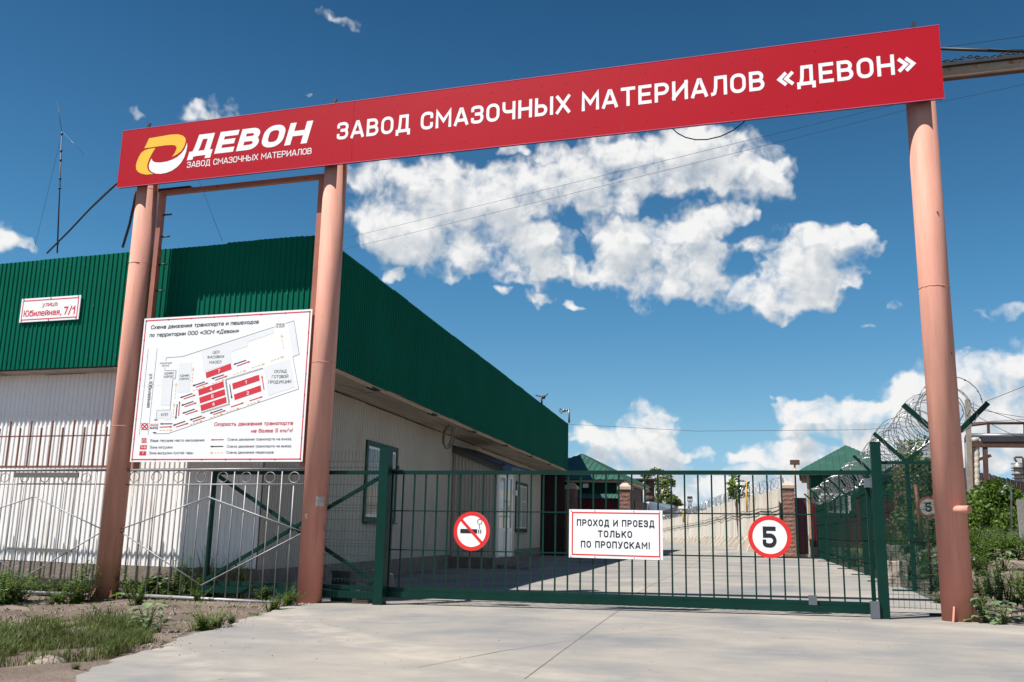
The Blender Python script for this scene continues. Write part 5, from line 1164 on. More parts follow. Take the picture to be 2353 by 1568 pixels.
# red leaves and low red walls of the inner gate
t = thing('red_gate_leaf', (-.3, 50.9, .3), 'narrow dark red sheet gate leaf between pillar and gatehouse', 'gate leaf'); ribwall('sheet', (-.56, 50.9, 0), (.02, 50.9, 0), .45, 3.2, MAROON, t, .2, .02)
mb = MB(); mb.box((-.6, 50.86, .40), (-.54, 50.96, 3.25)); mb.box((0, 50.86, .40), (.06, 50.96, 3.25)); mb.box((-.54, 50.86, 3.2), (0, 50.96, 3.25)); mb.box((-.54, 50.86, .40), (0, 50.96, .45)); mb.build('leaf_frame', RUST, t)
mb = MB(); mb.box((-.55, 50.7, -.2), (.1, 51.2, .38)); single(mb, 'stone_kerb', BLOCK, 'low stone base under the narrow red gate leaf', 'kerb')
t = thing('red_wall', (-10.9, 50.8, 0), 'dark red sheet wall with green coping between the two left pillars', 'wall'); ribwall('sheet', (-12.1, 50.8, 0), (-9.66, 50.8, 0), .7, 3.15, MAROON, t, .22, .025)
mb = MB(); mb.box((-12.1, 50.7, -.2), (-9.66, 51.0, .7)); mb.build('base', BLOCK, t)
roof_face(t, [(-12.15, 50.55, 3.12), (-9.62, 50.55, 3.12), (-9.62, 50.95, 3.36), (-12.15, 50.95, 3.36)], RGREEN, 'coping', .22, .03)
mb = MB(); mb.box((-9.80, 50.74, .7), (-9.68, 50.86, 3.15)); mb.build('end_post', TANB, t)
mb = MB(); q = at(1345, 1117, 51.5); mb.box((q.x-.12, 51.4, q.z-.1), (q.x+.14, 51.7, q.z+.12)); single(mb, 'floodlight', PVC, 'small white floodlight on the shaded gatehouse front', 'floodlight')
for x0, lb in ((-8.92, 'swung open gate leaf behind the sunlit block pillar'), (-1.3, 'swung open gate leaf behind the pillar by the concrete wall')):
    t = thing('open_gate_leaf', (x0, 51, .3), lb, 'gate leaf'); ribwall('sheet', (x0, 50.95, 0), (x0 + .15, 54.3, 0), .4, 3.0, MAROON, t, .25, .02); mb = MB(); mb.box((x0-.03, 50.9, .35), (x0+.03, 50.96, 3.05)); mb.build('hinge_post', RUST, t)

# ================================================================== CONCRETE PERIMETER WALL
wp = [(1800, 1124.5, 1263, 51.9), (1718, 1142, 1256.5, 61), (1660, 1158, 1251, 76), (1600, 1178.5, 1247.5, 98), (1527.7, 1195, 1246.4, 128), (1480, 1203, 1243.5, 160), (1400, 1210, 1238, 210)]
W3 = [(at(x, yt, Y), at(x, yb, Y)) for x, yt, yb, Y in wp]
pw = thing('perimeter_wall', tuple(W3[0][1]), 'pale cast concrete perimeter wall curving round the far yard', 'wall')
def wl_at(s):
    acc = 0
    for (t0, b0), (t1, b1) in zip(W3, W3[1:]):
        l = math.hypot(t1.x - t0.x, t1.y - t0.y)
        if acc + l >= s: k = (s - acc) / l; return t0.lerp(t1, k), b0.lerp(b1, k)
        acc += l
    return W3[-1]
TOT = sum(math.hypot(b[0].x - a[0].x, b[0].y - a[0].y) for a, b in zip(W3, W3[1:]))
s = 0; i = 0; posts = []
while s < TOT - 1:
    e = min(s + 1.45, TOT); (t0, b0), (t1, b1) = wl_at(s + .012), wl_at(e - .012); off = random.uniform(-.03, .03); dz = random.uniform(-.04, .04)
    d = (t1 - t0); n = Vector((-d.y, d.x, 0)).normalized()
    mb = MB(); mb.prism([Vector((b0.x, b0.y, b0.z - .5)) + n*off, Vector((b1.x, b1.y, b1.z - .5)) + n*off, Vector((t1.x, t1.y, t1.z + dz)) + n*off, Vector((t0.x, t0.y, t0.z + dz)) + n*off], n * -.14); mb.build('panel', CONCW, pw)
    if i % 2 == 0:
        m0, mb0 = wl_at(s + .1); f = n * (.75 if n.dot(Vector((0, 0, 0)) - t0) > 0 else -.75)
        u = Vector((d.x, d.y, 0)).normalized() * .22; base = Vector((mb0.x, mb0.y, mb0.z - .35))
        mb = MB(); mb.prism([base, base + f, base + f * .85 + Vector((0, 0, .42)), base + f * .12 + Vector((0, 0, 1.0)), base + Vector((0, 0, 1.0))], u); mb.build('footing', CONCW, pw)
        posts.append(t0)
    s = e; i += 1
mb = MB()
for k in range(len(posts) - 1):
    p, q = posts[k], posts[k+1]
    mb.bar((p.x, p.y, p.z), (p.x, p.y, p.z + .62), .05, .05)
mb.build('wire_post', GALV, pw, kind='stuff')
def wall_line(dz, r, sagm):
    P = []
    s = 0
    while s < TOT - 1: t_, b_ = wl_at(s); dd = wl_at(s + .5)[0] - t_; n = Vector((-dd.y, dd.x, 0)).normalized(); n = n if n.dot(-t_) > 0 else -n; P.append(t_ + n * .12 + Vector((0, 0, dz - sagm * abs(math.sin(s * .55)) - .03 * s * .1))); s += .5
    mb = MB(); mb.path(P, r, 4); return mb
single(wall_line(-.85, .022, .09), 'wall_cable', BLK, 'upper black cable drooping along the perimeter wall', 'cable', 'cables along the perimeter wall')
single(wall_line(-1.02, .022, .12), 'wall_cable', BLK, 'lower black cable drooping along the perimeter wall', 'cable', 'cables along the perimeter wall')
mb = MB(); P = []; L = 90; nl = int(L / .6)
for k in range(nl * 14):
    s = k / 14 * .6; t_, b_ = wl_at(s); d = (wl_at(s + .3)[0] - t_).normalized(); n = Vector((-d.y, d.x, 0)); a = 2*math.pi*k/14; rr = .36 * (1 - .25 * ((k // 14) % 2)); P.append(t_ + n * rr * math.cos(a) + Vector((0, 0, .36 + rr * math.sin(a))))
mb.path(P, .009, 3, cap=False)
for k in range(0, len(P) - 1, 3): m_ = (P[k] + P[k+1]) / 2; mb.add([m_ + Vector((.02, 0, 0)), m_ + Vector((0, .02, .02)), m_ - Vector((.02, 0, .01))], [(0, 1, 2)])
single(mb, 'wall_razor_wire', RAZOR, 'thin silver razor coil along the top of the perimeter wall', 'razor wire')
def ypole(x, yt, yb, Y, lb, kind):
    a = at(x, yt, Y); b = at(x, yb, Y); t = thing('yellow_pole', tuple(b), lb, 'pole'); mb = MB(); mb.tube((a.x, Y, b.z), (a.x, Y, a.z), .05 * Y / 55, 8); mb.build('pole', YPOLE, t); k = Y / 55
    if kind == 'box': mb = MB(); mb.box((a.x - .24, Y-.12, a.z-.05), (a.x + .26, Y+.12, a.z + .2)); mb.build('lamp_box', RUST, t)
    if kind == 'cam':
        mb = MB(); mb.path([(a.x, Y, a.z), (a.x - .25*k, Y, a.z + .1), (a.x - .45*k, Y, a.z + .08), (a.x - .5*k, Y, a.z - .1)], .02, 5); mb.build('arm', STEEL, t)
        mb = MB(); mb.box((a.x - .34*k, Y-.1, a.z-.22), (a.x - .05, Y+.1, a.z - .02)); mb.build('junction_box', PVC, t); mb = MB(); mb.path([(a.x - .5*k, Y, a.z - .06), (a.x - .5*k, Y, a.z - .18), (a.x - .5*k, Y, a.z - .27)], [.05, .11, .03], 10); mb.build('camera_dome', PVC, t)
    if kind == 'lamp': mb = MB(); mb.box((a.x - .5, Y-.2, a.z-.1), (a.x + .5, Y+.2, a.z + .15)); mb.build('lamp_head', PVC, t)
ypole(1826, 1066, 1150, 52.4, 'tall yellow pole with brown box behind the pillar', 'box'); ypole(1714.4, 1107, 1178, 60.2, 'yellow pole with white camera on the perimeter wall', 'cam'); ypole(1570, 1167, 1201, 104, 'far yellow pole with small lamp on the perimeter wall', 'lamp')

# ================================================================== TREES AND SHRUBS
def leaves(mb, pts, s, n=None, flat=.0):
    for p in pts:
        a = random.uniform(0, 6.28); el = random.uniform(-.9, 1.1); d = Vector((math.cos(a)*math.cos(el), math.sin(a)*math.cos(el), math.sin(el)))
        w = Vector((random.uniform(-1,1), random.uniform(-1,1), random.uniform(-.3,.8))).cross(d)
        if w.length < .05: continue
        w.normalize(); l = s * random.uniform(.6, 1.3); p = Vector(p)
        mb.add([p, p + d*l*.5 + w*l*.3, p + d*l, p + d*l*.5 - w*l*.3], [(0, 1, 2, 3)])
def tree(base, clumps, m, lb, leaf, per, name='tree', cat='tree', trunk_r=.15, m2=None, group=None):
    base = Vector(base); t = thing(name, tuple(base), lb, cat, group); mb = MB()
    top = max((Vector(c[0]) for c in clumps), key=lambda v: v.z); mid = base.lerp(top, .45) + Vector((random.uniform(-.2, .2), 0, 0))
    mb.path([base, base.lerp(mid, .5), mid, top], [trunk_r, trunk_r*.8, trunk_r*.55, trunk_r*.12], 8)
    for c, r in clumps: mb.path([base.lerp(top, random.uniform(.2, .5)), Vector(c).lerp(mid, .4) + Vector((0, 0, .1)), c], [trunk_r*.35, trunk_r*.2, trunk_r*.06], 5)
    mb.build('trunk', BARK, t); mb = MB(); mbb = MB()
    for c, r in clumps:
        c = Vector(c)
        for sub in range(max(3, int(per / 26))):
            v = Vector((random.gauss(0, 1), random.gauss(0, 1), random.gauss(0, 1))).normalized() * r * random.uniform(.45, 1.0); sr = r * random.uniform(.14, .3)
            pts = [c + v + Vector((random.gauss(0, 1), random.gauss(0, 1), random.gauss(0, .8))) * sr * .7 for _ in range(26)]
            leaves(mb if random.random() < .6 else mbb, pts, leaf)
    mb.build('crown', m, t); mbb.build('crown', m2 or m, t); return t
def C(px, py, Y, r, dy=0): return (tuple(at(px, py, Y + dy)), r)
# behind the silos
tree((at(1522, 1200, 235).x, 235, 0), [C(1516,1093,235,1.5), C(1505,1090,238,1.4), C(1525,1096,234,1.5), C(1536,1103,233,1.6), C(1520,1106,233,2.0), C(1532,1116,233,1.9), C(1541,1112,234,1.2), C(1518,1124,233,2.0), C(1530,1130,233,1.9), C(1540,1138,232,1.2), C(1516,1140,236,1.8), C(1526,1146,232,1.6), C(1512,1112,235,1.6), C(1484,1090,238,1.3), C(1494,1089,238,1.3), C(1546,1150,231,1.0), C(1512,1150,234,1.6)], LEAFO, 'olive green poplar rising beside the brown silos', .75, 120, trunk_r=.5, m2=LEAF)
tree((at(1560, 1200, 225).x, 225, 0), [C(1545,1151,225,.9), C(1551,1155,225,.8), C(1556,1158,226,.7), C(1548,1146,226,.5)], LEAFO, 'small sparse tree right of the tall poplar', 1.0, 200, trunk_r=.6, m2=LEAF)
tree((at(1698, 1180, 66).x, 66, .8), [C(1690,1112,66,.55), C(1700,1125,66,.75), C(1685,1130,66,.5), C(1694,1145,66,.7), C(1708,1118,66,.45), C(1706,1145,66,.4)], LEAF2, 'bright green sapling poking above the perimeter wall', .30, 110, trunk_r=.07, m2=LEAF)
# right of the mesh fence
def gr(px, Y): x = at(px, 1200, Y).x; return (x, Y, gz(x, Y) - .1)
tree(gr(2115, 40), [C(2100,1060,40,.8), C(2120,1085,40,.9), C(2095,1105,40,.8), C(2130,1125,41,.9), C(2110,1150,40,1.0), C(2125,1180,40,.9), C(2100,1190,39,.8), C(2082,1040,41,.45), C(2112,1215,39,.9)], LEAF, 'leafy green tree behind the mesh fence beside the gatehouse', .20, 380, trunk_r=.16, m2=LEAFO)
tree(gr(2288, 42), [C(2240,1160,42,.6), C(2262,1142,42,.55), C(2285,1138,42,.55), C(2285,1118,42,.28), C(2296,1128,42,.35), C(2310,1155,42,.6), C(2328,1142,42,.42), C(2335,1175,42,.5), C(2260,1180,41,.9), C(2290,1190,41,1.0), C(2320,1198,41,.8), C(2240,1205,41,.8), C(2270,1222,40.5,.7), C(2310,1222,40.5,.7), C(2215,1185,42,.8)], LEAF, 'big bright green bush beside the concrete block at the right', .17, 520, 'bush', 'bush', .12, LEAF2)
tree(gr(2380, 44), [C(2395,1180,44,1.0), C(2365,1215,43,.7), C(2345,1225,42,.5), C(2330,1232,41,.4)], LEAFD, 'dark green bush cut by the right picture edge', .17, 300, 'bush', 'bush', .1, LEAF)
tree(gr(2190, 44), [C(2190,1165,44,.9), C(2175,1190,43,1.0), C(2200,1215,42,.9), C(2160,1215,42,.8)], LEAFD, 'dark bush right behind the right pink post', .18, 320, 'bush', 'bush', .1, LEAF)

# plants: prototypes copied about
protos = {}
def plant_proto(kind, seed):
    random.seed(seed); t = thing('weed_plant', (0, -40 - seed, -20), 'proto', 'plant'); o = Vector((0, -40 - seed, -20)); ms = MB(); ml = MB(); mf = MB()
    def leafq(p, d, l, w, m=None):
        side = d.cross(Vector((0, 0, 1))); side = side.normalized() if side.length > .01 else Vector((1, 0, 0)); droop = Vector((0, 0, -l * .25))
        (m or ml).add([p, p + d*l*.4 + side*w + droop*.1, p + d*l + droop, p + d*l*.4 - side*w + droop*.1, p + d*l*.45 + Vector((0, 0, -.15*w))], [(0, 1, 4), (1, 2, 4), (2, 3, 4), (3, 0, 4)])
    if kind in ('bushy', 'tall', 'flower'):
        n = {'bushy': 22, 'tall': 11, 'flower': 17}[kind]
        for i in range(n):
            a = random.uniform(0, 6.28); lean = random.uniform(.15, .95) if kind != 'tall' else random.uniform(.02, .25); h = random.uniform(.55, 1.0) if kind != 'bushy' else random.uniform(.35, .85)
            b = o + Vector((random.gauss(0, .1), random.gauss(0, .1), 0)); tip = b + Vector((math.cos(a)*lean*h, math.sin(a)*lean*h, h)); mid = b.lerp(tip, .5) + Vector((0, 0, .06)); ms.path([b, mid, tip], [.012, .009, .004], 4, cap=False)
            k = 30 if kind == 'bushy' else 26
            for j in range(k):
                f = j / k; p = b.lerp(mid, f*2) if f < .5 else mid.lerp(tip, f*2-1); aa = j*2.4 + a; el = random.uniform(-.1, .6); d = Vector((math.cos(aa)*math.cos(el), math.sin(aa)*math.cos(el), math.sin(el))); s = (1 - .55*f) * random.uniform(.7, 1.2)
                leafq(p, d, .20*s, .048*s)
            if kind == 'flower':
                for _ in range(7): q = tip + Vector((random.gauss(0, .05), random.gauss(0, .05), random.gauss(0, .03))); leafq(q, Vector((random.gauss(0,1), random.gauss(0,1), .4)).normalized(), .035, .015, mf)
    elif kind in ('broad', 'broadgreen'):
        for i in range(34):
            a = random.uniform(0, 6.28); h = random.uniform(.15, .9); r = random.uniform(.1, .5) * (1.1 - h*.5); p = o + Vector((math.cos(a)*r, math.sin(a)*r, h)); ms.path([o, o.lerp(p, .6) + Vector((0, 0, .08)), p], [.014, .01, .007], 4, cap=False)
            d = Vector((math.cos(a), math.sin(a), random.uniform(-.2, .3))).normalized(); side = d.cross(Vector((0, 0, 1))).normalized(); l = random.uniform(.22, .36); w = l*.42; m = []
            pts = [p, p + d*l*.15 + side*w*.8, p + d*l*.45 + side*w, p + d*l*.8 + side*w*.5 + Vector((0,0,-.03)), p + d*l + Vector((0,0,-.08)), p + d*l*.8 - side*w*.5 + Vector((0,0,-.03)), p + d*l*.45 - side*w, p + d*l*.15 - side*w*.8, p + d*l*.5 + Vector((0,0,-.03))]
            ml.add(pts, [(k, (k+1) % 8, 8) for k in range(8)])
    elif kind == 'grass':
        for i in range(60):
            a = random.uniform(0, 6.28); h = random.uniform(.4, 1.0); b = o + Vector((random.gauss(0, .07), random.gauss(0, .07), 0)); d = Vector((math.cos(a), math.sin(a), 0)); sd_ = Vector((-d.y, d.x, 0)) * .008
            m1 = b + d*.08*h + Vector((0,0,h*.6)); tp = b + d*random.uniform(.15, .4)*h + Vector((0,0,h)); ml.add([b - sd_, b + sd_, m1 + sd_*.8, m1 - sd_*.8, tp], [(0,1,2,3),(3,2,4)])
    t_m = {'bushy': LEAF2, 'tall': LEAF, 'flower': LEAF, 'broad': LEAFP, 'broadgreen': LEAF, 'grass': GRASSM}[kind]
    if ms.v: ms.build('stem', STEMM, t, kind='stuff')
    ml.build('leaves', t_m, t, kind='stuff')
    if mf.v: mf.build('petals', PETAL, t, kind='stuff')
    return t
for i, k in enumerate(('bushy', 'bushy', 'tall', 'tall', 'flower', 'broad', 'grass')): protos.setdefault(k, []).append(plant_proto(k, 11 + i))
protos['broadgreen'] = [plant_proto('broadgreen', 31)]
random.seed(21)
def plant(kind, x, y, h, lb, group=None, mat_override=None, z=None):
    pr = random.choice(protos[kind]); c = dup(pr, (x, y, (gzd(x, y) if z is None else z) - .02), random.uniform(0, 6.28), lb, h)
    if group: c['group'] = group
    c['category'] = 'plant'
    return c
def plant_px(kind, px, py, h, lb, group=None, zz=-.05): p = atz(px, py, zz); return plant(kind, p.x, p.y, h, lb, group)
for k, px, py, h, lb in [
  ('bushy', 18, 1385, .72, 'leafy green weed at the left picture edge by the silver fence'), ('bushy', 44, 1377, .55, 'leafy weed beside the left end of the fence bottom rail'), ('tall', 4, 1380, .7, 'tall weed cut by the left picture edge'),
  ('flower', 140, 1378, .62, 'white flowering weed at the silver fence left of the post'), ('bushy', 170, 1375, .5, 'low bushy weed between white flowers and left pink post'), ('tall', 196, 1373, .85, 'tall thin weed just left of the left pink post'), ('bushy', 128, 1381, .38, 'dense weed clump at the foot of the white flowers'),
  ('bushy', 318, 1386, .45, 'green weed climbing the fence bottom rail right of the left post'), ('bushy', 455, 1383, .36, 'small star leaved weed at the fence bottom rail middle'), ('bushy', 625, 1408, .46, 'bushy weed at the concrete edge left of the middle post'), ('bushy', 660, 1398, .42, 'weed touching the foot of the middle pink post'),
  ('bushy', 470, 1460, .42, 'round bushy weed on bare earth near the concrete edge'), ('bushy', 494, 1452, .36, 'right half of the double weed near the concrete edge'), ('bushy', 452, 1458, .24, 'left low part of the weed group near the concrete edge'), ('bushy', 533, 1441, .22, 'small weed right at the concrete edge'), ('bushy', 584, 1424, .2, 'small weed further up the concrete edge'), ('bushy', 568, 1430, .08, 'tiny weed sprig near the concrete edge'),
  ('broad', 335, 1467, .42, 'pale broad leaved plant right of the grass patch'), ('broad', 365, 1464, .22, 'smaller broad leaved plant beside the pale one'), ('bushy', 132, 1465, .30, 'upright weed standing in the grass patch'), ('bushy', 150, 1448, .16, 'little weed above the grass patch'), ('bushy', 30, 1446, .16, 'small weed on bare earth near the left edge'), ('bushy', 5, 1458, .22, 'weed at the left edge above the grass'),
  ('bushy', 219, 1397, .12, 'small weed on earth below the left pink post'), ('bushy', 378, 1394, .10, 'tiny twin weed on the brown earth'), ('bushy', 252, 1411, .07, 'tiny weed below the left post gusset'), ('tall', 262, 1463, .28, 'tall weed at the right of the grass patch'), ('bushy', 172, 1563, .10, 'lone tuft at the bottom edge beside the concrete'), ('bushy', 93, 1439, .07, 'tiny weed sprig among the pebbles')]: plant_px(k, px, py, h, lb)
rw = random.Random(9)
for i in range(44):
    x = rw.choice([rw.uniform(-16.6, -15.0), rw.uniform(-14.4, -12.9), rw.uniform(-12.2, -10.5), rw.uniform(-12.2, -10.5), rw.uniform(-17, -8.8)]); y = rw.uniform(14.85, 15.45); k = rw.choice(['bushy', 'bushy', 'bushy', 'broadgreen']); h = rw.uniform(.28, .55)
    plant(k, x, y, h, 'leafy weed in the strip between silver fence and white wall', 'weeds between silver fence and white wall')
for k, x, y, h, lb in [('bushy', -11.9, 15.15, .7, 'leafy weed behind the silver fence next to the left post'), ('broad', -11.6, 15.2, .5, 'broad leaved weed behind the silver fence'), ('tall', -11.3, 15.3, .9, 'tall weed stem against the sunlit white wall'), ('bushy', -11.0, 15.2, .65, 'bushy weed behind the fence under the map board'), ('bushy', -10.6, 15.25, .6, 'weed at the foot of the green gate tail'), ('grass', -10.75, 15.35, 1.1, 'tall grass tuft against the shaded white wall'), ('grass', -10.1, 15.4, 1.0, 'tall grass tuft by the green brace'), ('bushy', -12.1, 15.3, .45, 'low weed behind the left pink post'), ('grass', -8.55, 14.6, .45, 'dry grass blades against the middle pink post'), ('bushy', -13.6, 15.2, .5, 'weed behind the silver fence left of the post'), ('tall', -14.6, 15.2, .6, 'weed behind the silver fence near the boards')]: plant(k, x, y, h, lb)
rg = random.Random(5)
KW = {'bushy': 'bushy green weed', 'tall': 'tall thin green weed', 'flower': 'white flowering weed', 'broad': 'pale broad leaved weed'}
for i in range(64):
    y = 15.0 + 13 * rg.random() ** 1.4; x = fx(y) + .55 + rg.random() * (2.2 + (y - 15) * .35)
    if y < 15.6 and x < 2.5: x += .6
    k = rg.choice(['bushy', 'bushy', 'tall', 'flower', 'bushy', 'broad']); plant(k, x, y, (.5 + .35 * rg.random()) * (.62 if y < 16.2 else 1), KW[k] + ' on the rubble bank right of the right pink post', 'weeds on the rubble bank')
for i in range(46):
    y = 25 + 26 * rg.random(); x = fx(y) + .5 + rg.random() * 4.5; k = rg.choice(['bushy', 'tall', 'bushy']); plant(k, x, y, .6 + .5 * rg.random(), KW[k] + ' among the growth behind the mesh fence', 'weeds behind the mesh fence')
for i in range(26):
    x = 5.5 + 8 * rg.random(); y = 31 + .12 * x - rg.random() * 4; plant(rg.choice(['bushy', 'tall', 'flower']), x * .75, y, .55 + .3 * rg.random(), 'green weed along the near edge of the far road', 'weeds along the far road')
for i in range(30):
    x = 5 + 8 * rg.random(); plant(rg.choice(['bushy', 'tall']), x, 39.4 + rg.random() * 1.5 + .0*x, .7 + .4 * rg.random(), 'green weed at the foot of the bushes beyond the road', 'weeds under the far bushes')
for k, px, py, h, lb in [('broad', 2265, 1428, .42, 'broad leaved plant at the foot of the right pink post'), ('broad', 2305, 1432, .40, 'pale broad leaved plant at the concrete edge far right'), ('bushy', 2335, 1395, .35, 'bushy weed near the right picture edge'), ('bushy', 2250, 1405, .35, 'weed hugging the right pink post'), ('bushy', 2160, 1395, .28, 'weed between the mesh infill and the right pink post')]: plant_px(k, px, py, h, lb, None, .2)
for k in protos.values():
    for p_ in k:
        if p_.name in bpy.data.objects and p_['label'] == 'proto': p_['label'] = 'x'
done = set()
for k, lst in protos.items():
    for p_ in lst:
        if id(p_) in done: continue
        done.add(id(p_))
        for ch in list(p_.children): bpy.data.objects.remove(ch)
        bpy.data.objects.remove(p_)

# grass patch at the lower left
from mathutils import noise as mnoise
poly = [(-40,1428),(30,1430),(90,1425),(170,1425),(250,1425),(310,1436),(345,1468),(360,1492),(310,1516),(235,1540),(150,1556),(60,1562),(-40,1562)]
def inpoly(x, y):
    c = False; n = len(poly)
    for i in range(n):
        x0, y0 = poly[i]; x1, y1 = poly[i-1]
        if (y0 > y) != (y1 > y) and x < (x1-x0)*(y-y0)/(y1-y0)+x0: c = not c
    return c
def grass(name, n, m, lo, hi, edge=0):
    mb = MB(); k = 0
    while k < n:
        px, py = random.uniform(-40, 360), random.uniform(1422, 1562)
        if not inpoly(px, py): continue
        p = atz(px, py, -.07)
        dn = mnoise.fractal((p.x * 1.5, p.y * 1.5, 0), 1.0, 2.0, 5) + .5
        e_ = min(1, min(abs(px - 350), abs(py - 1425) * 1.6, abs(py - 1556) * 1.6) / 45)
        if random.random() > max(0, dn * 1.5 - .25) * (.35 + .65 * e_): continue
        dn = max(.2, min(1.1, dn))
        if p.x > xl(p.y) - .05: continue
        z = gzd(p.x, p.y) - .005; h = random.uniform(lo, hi) * (.7 + .6 * dn); a = random.uniform(0, 6.28); d = Vector((math.cos(a), math.sin(a), 0)); s_ = Vector((-d.y, d.x, 0)) * random.uniform(.002, .0042)
        b = Vector((p.x, p.y, z)); c1 = b + d*h*.2 + Vector((0,0,h*.55)); tp = b + d*h*random.uniform(.35, .95) + Vector((0,0,h*random.uniform(.55, .95)))
        mb.add([b-s_, b+s_, c1+s_, c1-s_, tp], [(0,1,2,3),(3,2,4)]); k += 1
    o = mb.build(name, m, kind='stuff')
grass('grass', 6000, GRASSM, .04, .22); grass('dry_grass', 4800, GRASSY, .03, .13)
mb = MB()
for i in range(900):
    y = random.uniform(9, 15.4); x = random.uniform(-16, -5.5)
    if x > xl(y) - .05: continue
    z = gzd(x, y); q = Vector((x, y, z))
    for j in range(7): a = random.uniform(0, 6.28); h = random.uniform(.015, .05); mb.add([q, q + Vector((math.cos(a)*h*.4 - .003, math.sin(a)*h*.4, h*.7)), q + Vector((math.cos(a)*h, math.sin(a)*h, h*.8))], [(0, 1, 2)])
mb.build('sprouts', LEAF, kind='stuff')

# ================================================================== FAR BACKGROUND
def silo(x, yt, Y, rpx, lb):
    c = at(x, yt, Y); r = rpx / FPX * (Y * .95); t = thing('silo', (c.x, Y, 0), lb, 'silo', 'brown silos'); n = 8; H = c.z; h = H / n
    for k in range(n): mb = MB(); mb.path([(c.x, Y, k*h + .04), (c.x, Y, k*h + h - .04)], r, 28); mb.path([(c.x, Y, k*h + h - .06), (c.x, Y, k*h + h + .06)], r * 1.015, 28, cap=False); mb.build('ring_section', SILO, t)
    return c, r
silo(1467, 1106, 200, 10.5, 'left of the two brown silos beyond the gatehouse'); c, r = silo(1491.5, 1106, 196, 12.5, 'right and darker of the two brown silos')
a, b = at(1446, 1101.5, 197), at(1506, 1104, 197); mb = MB(); mb.box((a.x, 194, b.z), (b.x, 203, a.z)); single(mb, 'silo_deck', SILO, 'flat rusty deck lying across the two brown silos', 'deck')
def quadobj(name, pts, th, m, par=None): mb = MB(); mb.prism(pts, th); return mb.build(name, m, par)
# light roofed shed with a ribbed slope
t = thing('warehouse', tuple(at(1500, 1200, 150)), 'light blue roofed warehouse with ribbed slope behind the entry sign', 'warehouse')
A = [at(1440, 1178, 150), at(1489, 1153, 150), at(1550, 1178, 150)]
mb = MB(); mb.prism([A[0], A[1], A[1] - Vector((0, 0, 5)), A[0] - Vector((0, 0, 5))], (0, .3, 0)); mb.build('gable', LROOF, t)
P0, P1 = at(1489, 1152.5, 150), at(1549, 1162, 175); Q0, Q1 = at(1494, 1176, 146), at(1560, 1178, 170)
mb = MB(); n = 26
for k in range(n): a0, a1 = P0.lerp(P1, k/n), P0.lerp(P1, (k+.55)/n); b0, b1 = Q0.lerp(Q1, k/n), Q0.lerp(Q1, (k+.55)/n); mb.prism([a0, a1, b1, b0], (0, -.12, .05))
mb.prism([P0, P1, Q1, Q0], (0, .2, 0)); mb.build('ribbed_roof', RIBGREY, t)
quadobj('roof_slope', [at(1452, 1170, 149), at(1489, 1152.5, 149), at(1493, 1155, 149), at(1478, 1170, 149), at(1474, 1180, 149), at(1448, 1182, 149)], (0, .3, 0), mat('white_roof', (.6, .63, .66), .5), t)
t = thing('storage_shed', tuple(at(1560, 1200, 138)), 'white walled shed with dark corrugated end beyond the concrete wall', 'shed')
quadobj('white_wall', [at(1556, 1164, 138), at(1622, 1169, 152), at(1622, 1215, 152), at(1556, 1215, 138)], (0, .3, 0), mat('shed_white', (.62, .64, .66), .6, var=.05), t)
quadobj('roof_edge', [at(1551, 1162.5, 137.5), at(1602, 1166.2, 148), at(1602, 1167.6, 148), at(1551, 1164, 137.5)], (0, -1.2, 0), STEEL, t)
mb = MB(); P0, P1, Q1, Q0 = at(1522, 1175, 150), at(1555.6, 1163.5, 138), at(1555.6, 1205, 138), at(1522, 1205, 150)
for k in range(12): u0, u1 = k/12, (k+.6)/12; mb.prism([P0.lerp(Q0, u0), P1.lerp(Q1, u0), P1.lerp(Q1, u1), P0.lerp(Q0, u1)], (0, -.15, 0))
mb.prism([P0, P1, Q1, Q0], (0, .2, 0)); mb.build('corrugated_end', mat('dark_corrugated', (.075, .065, .06), .6, var=.3), t)
# stadium light mast
t = thing('light_mast', tuple(at(1585.5, 1190, 260)), 'far lattice floodlight mast above the shed roof', 'light mast'); c = at(1585.5, 1166, 260); k = 260 / FPX
mb = MB()
for dx in (-2.6, 2.6): mb.bar(at(1585.5 + dx*1.2, 1190, 260), at(1585.5 + dx, 1151, 260), .15, .15)
for j in range(6): y0 = 1190 - j*6.5; mb.bar(at(1583, y0, 260), at(1588, y0 - 6.5, 260), .1, .1); mb.bar(at(1588, y0, 260), at(1583, y0 - 6.5, 260), .1, .1)
mb.build('lattice', STEEL, t); mb = MB()
for y in (1146, 1149.5, 1153): mb.bar(at(1580, y, 260), at(1591, y, 260), .14, .14)
for x in (1580, 1583.7, 1587.4, 1591): mb.bar(at(x, 1145, 260), at(x, 1153, 260), .12, .12)
mb.build('platform', STEEL, t)
for x in (1581.3, 1585, 1589): mb = MB(); p = at(x, 1143, 260); mb.path([p, p + Vector((0, -.5, 0))], [.3, .2], 10); mb.build('floodlight', STEEL, t)

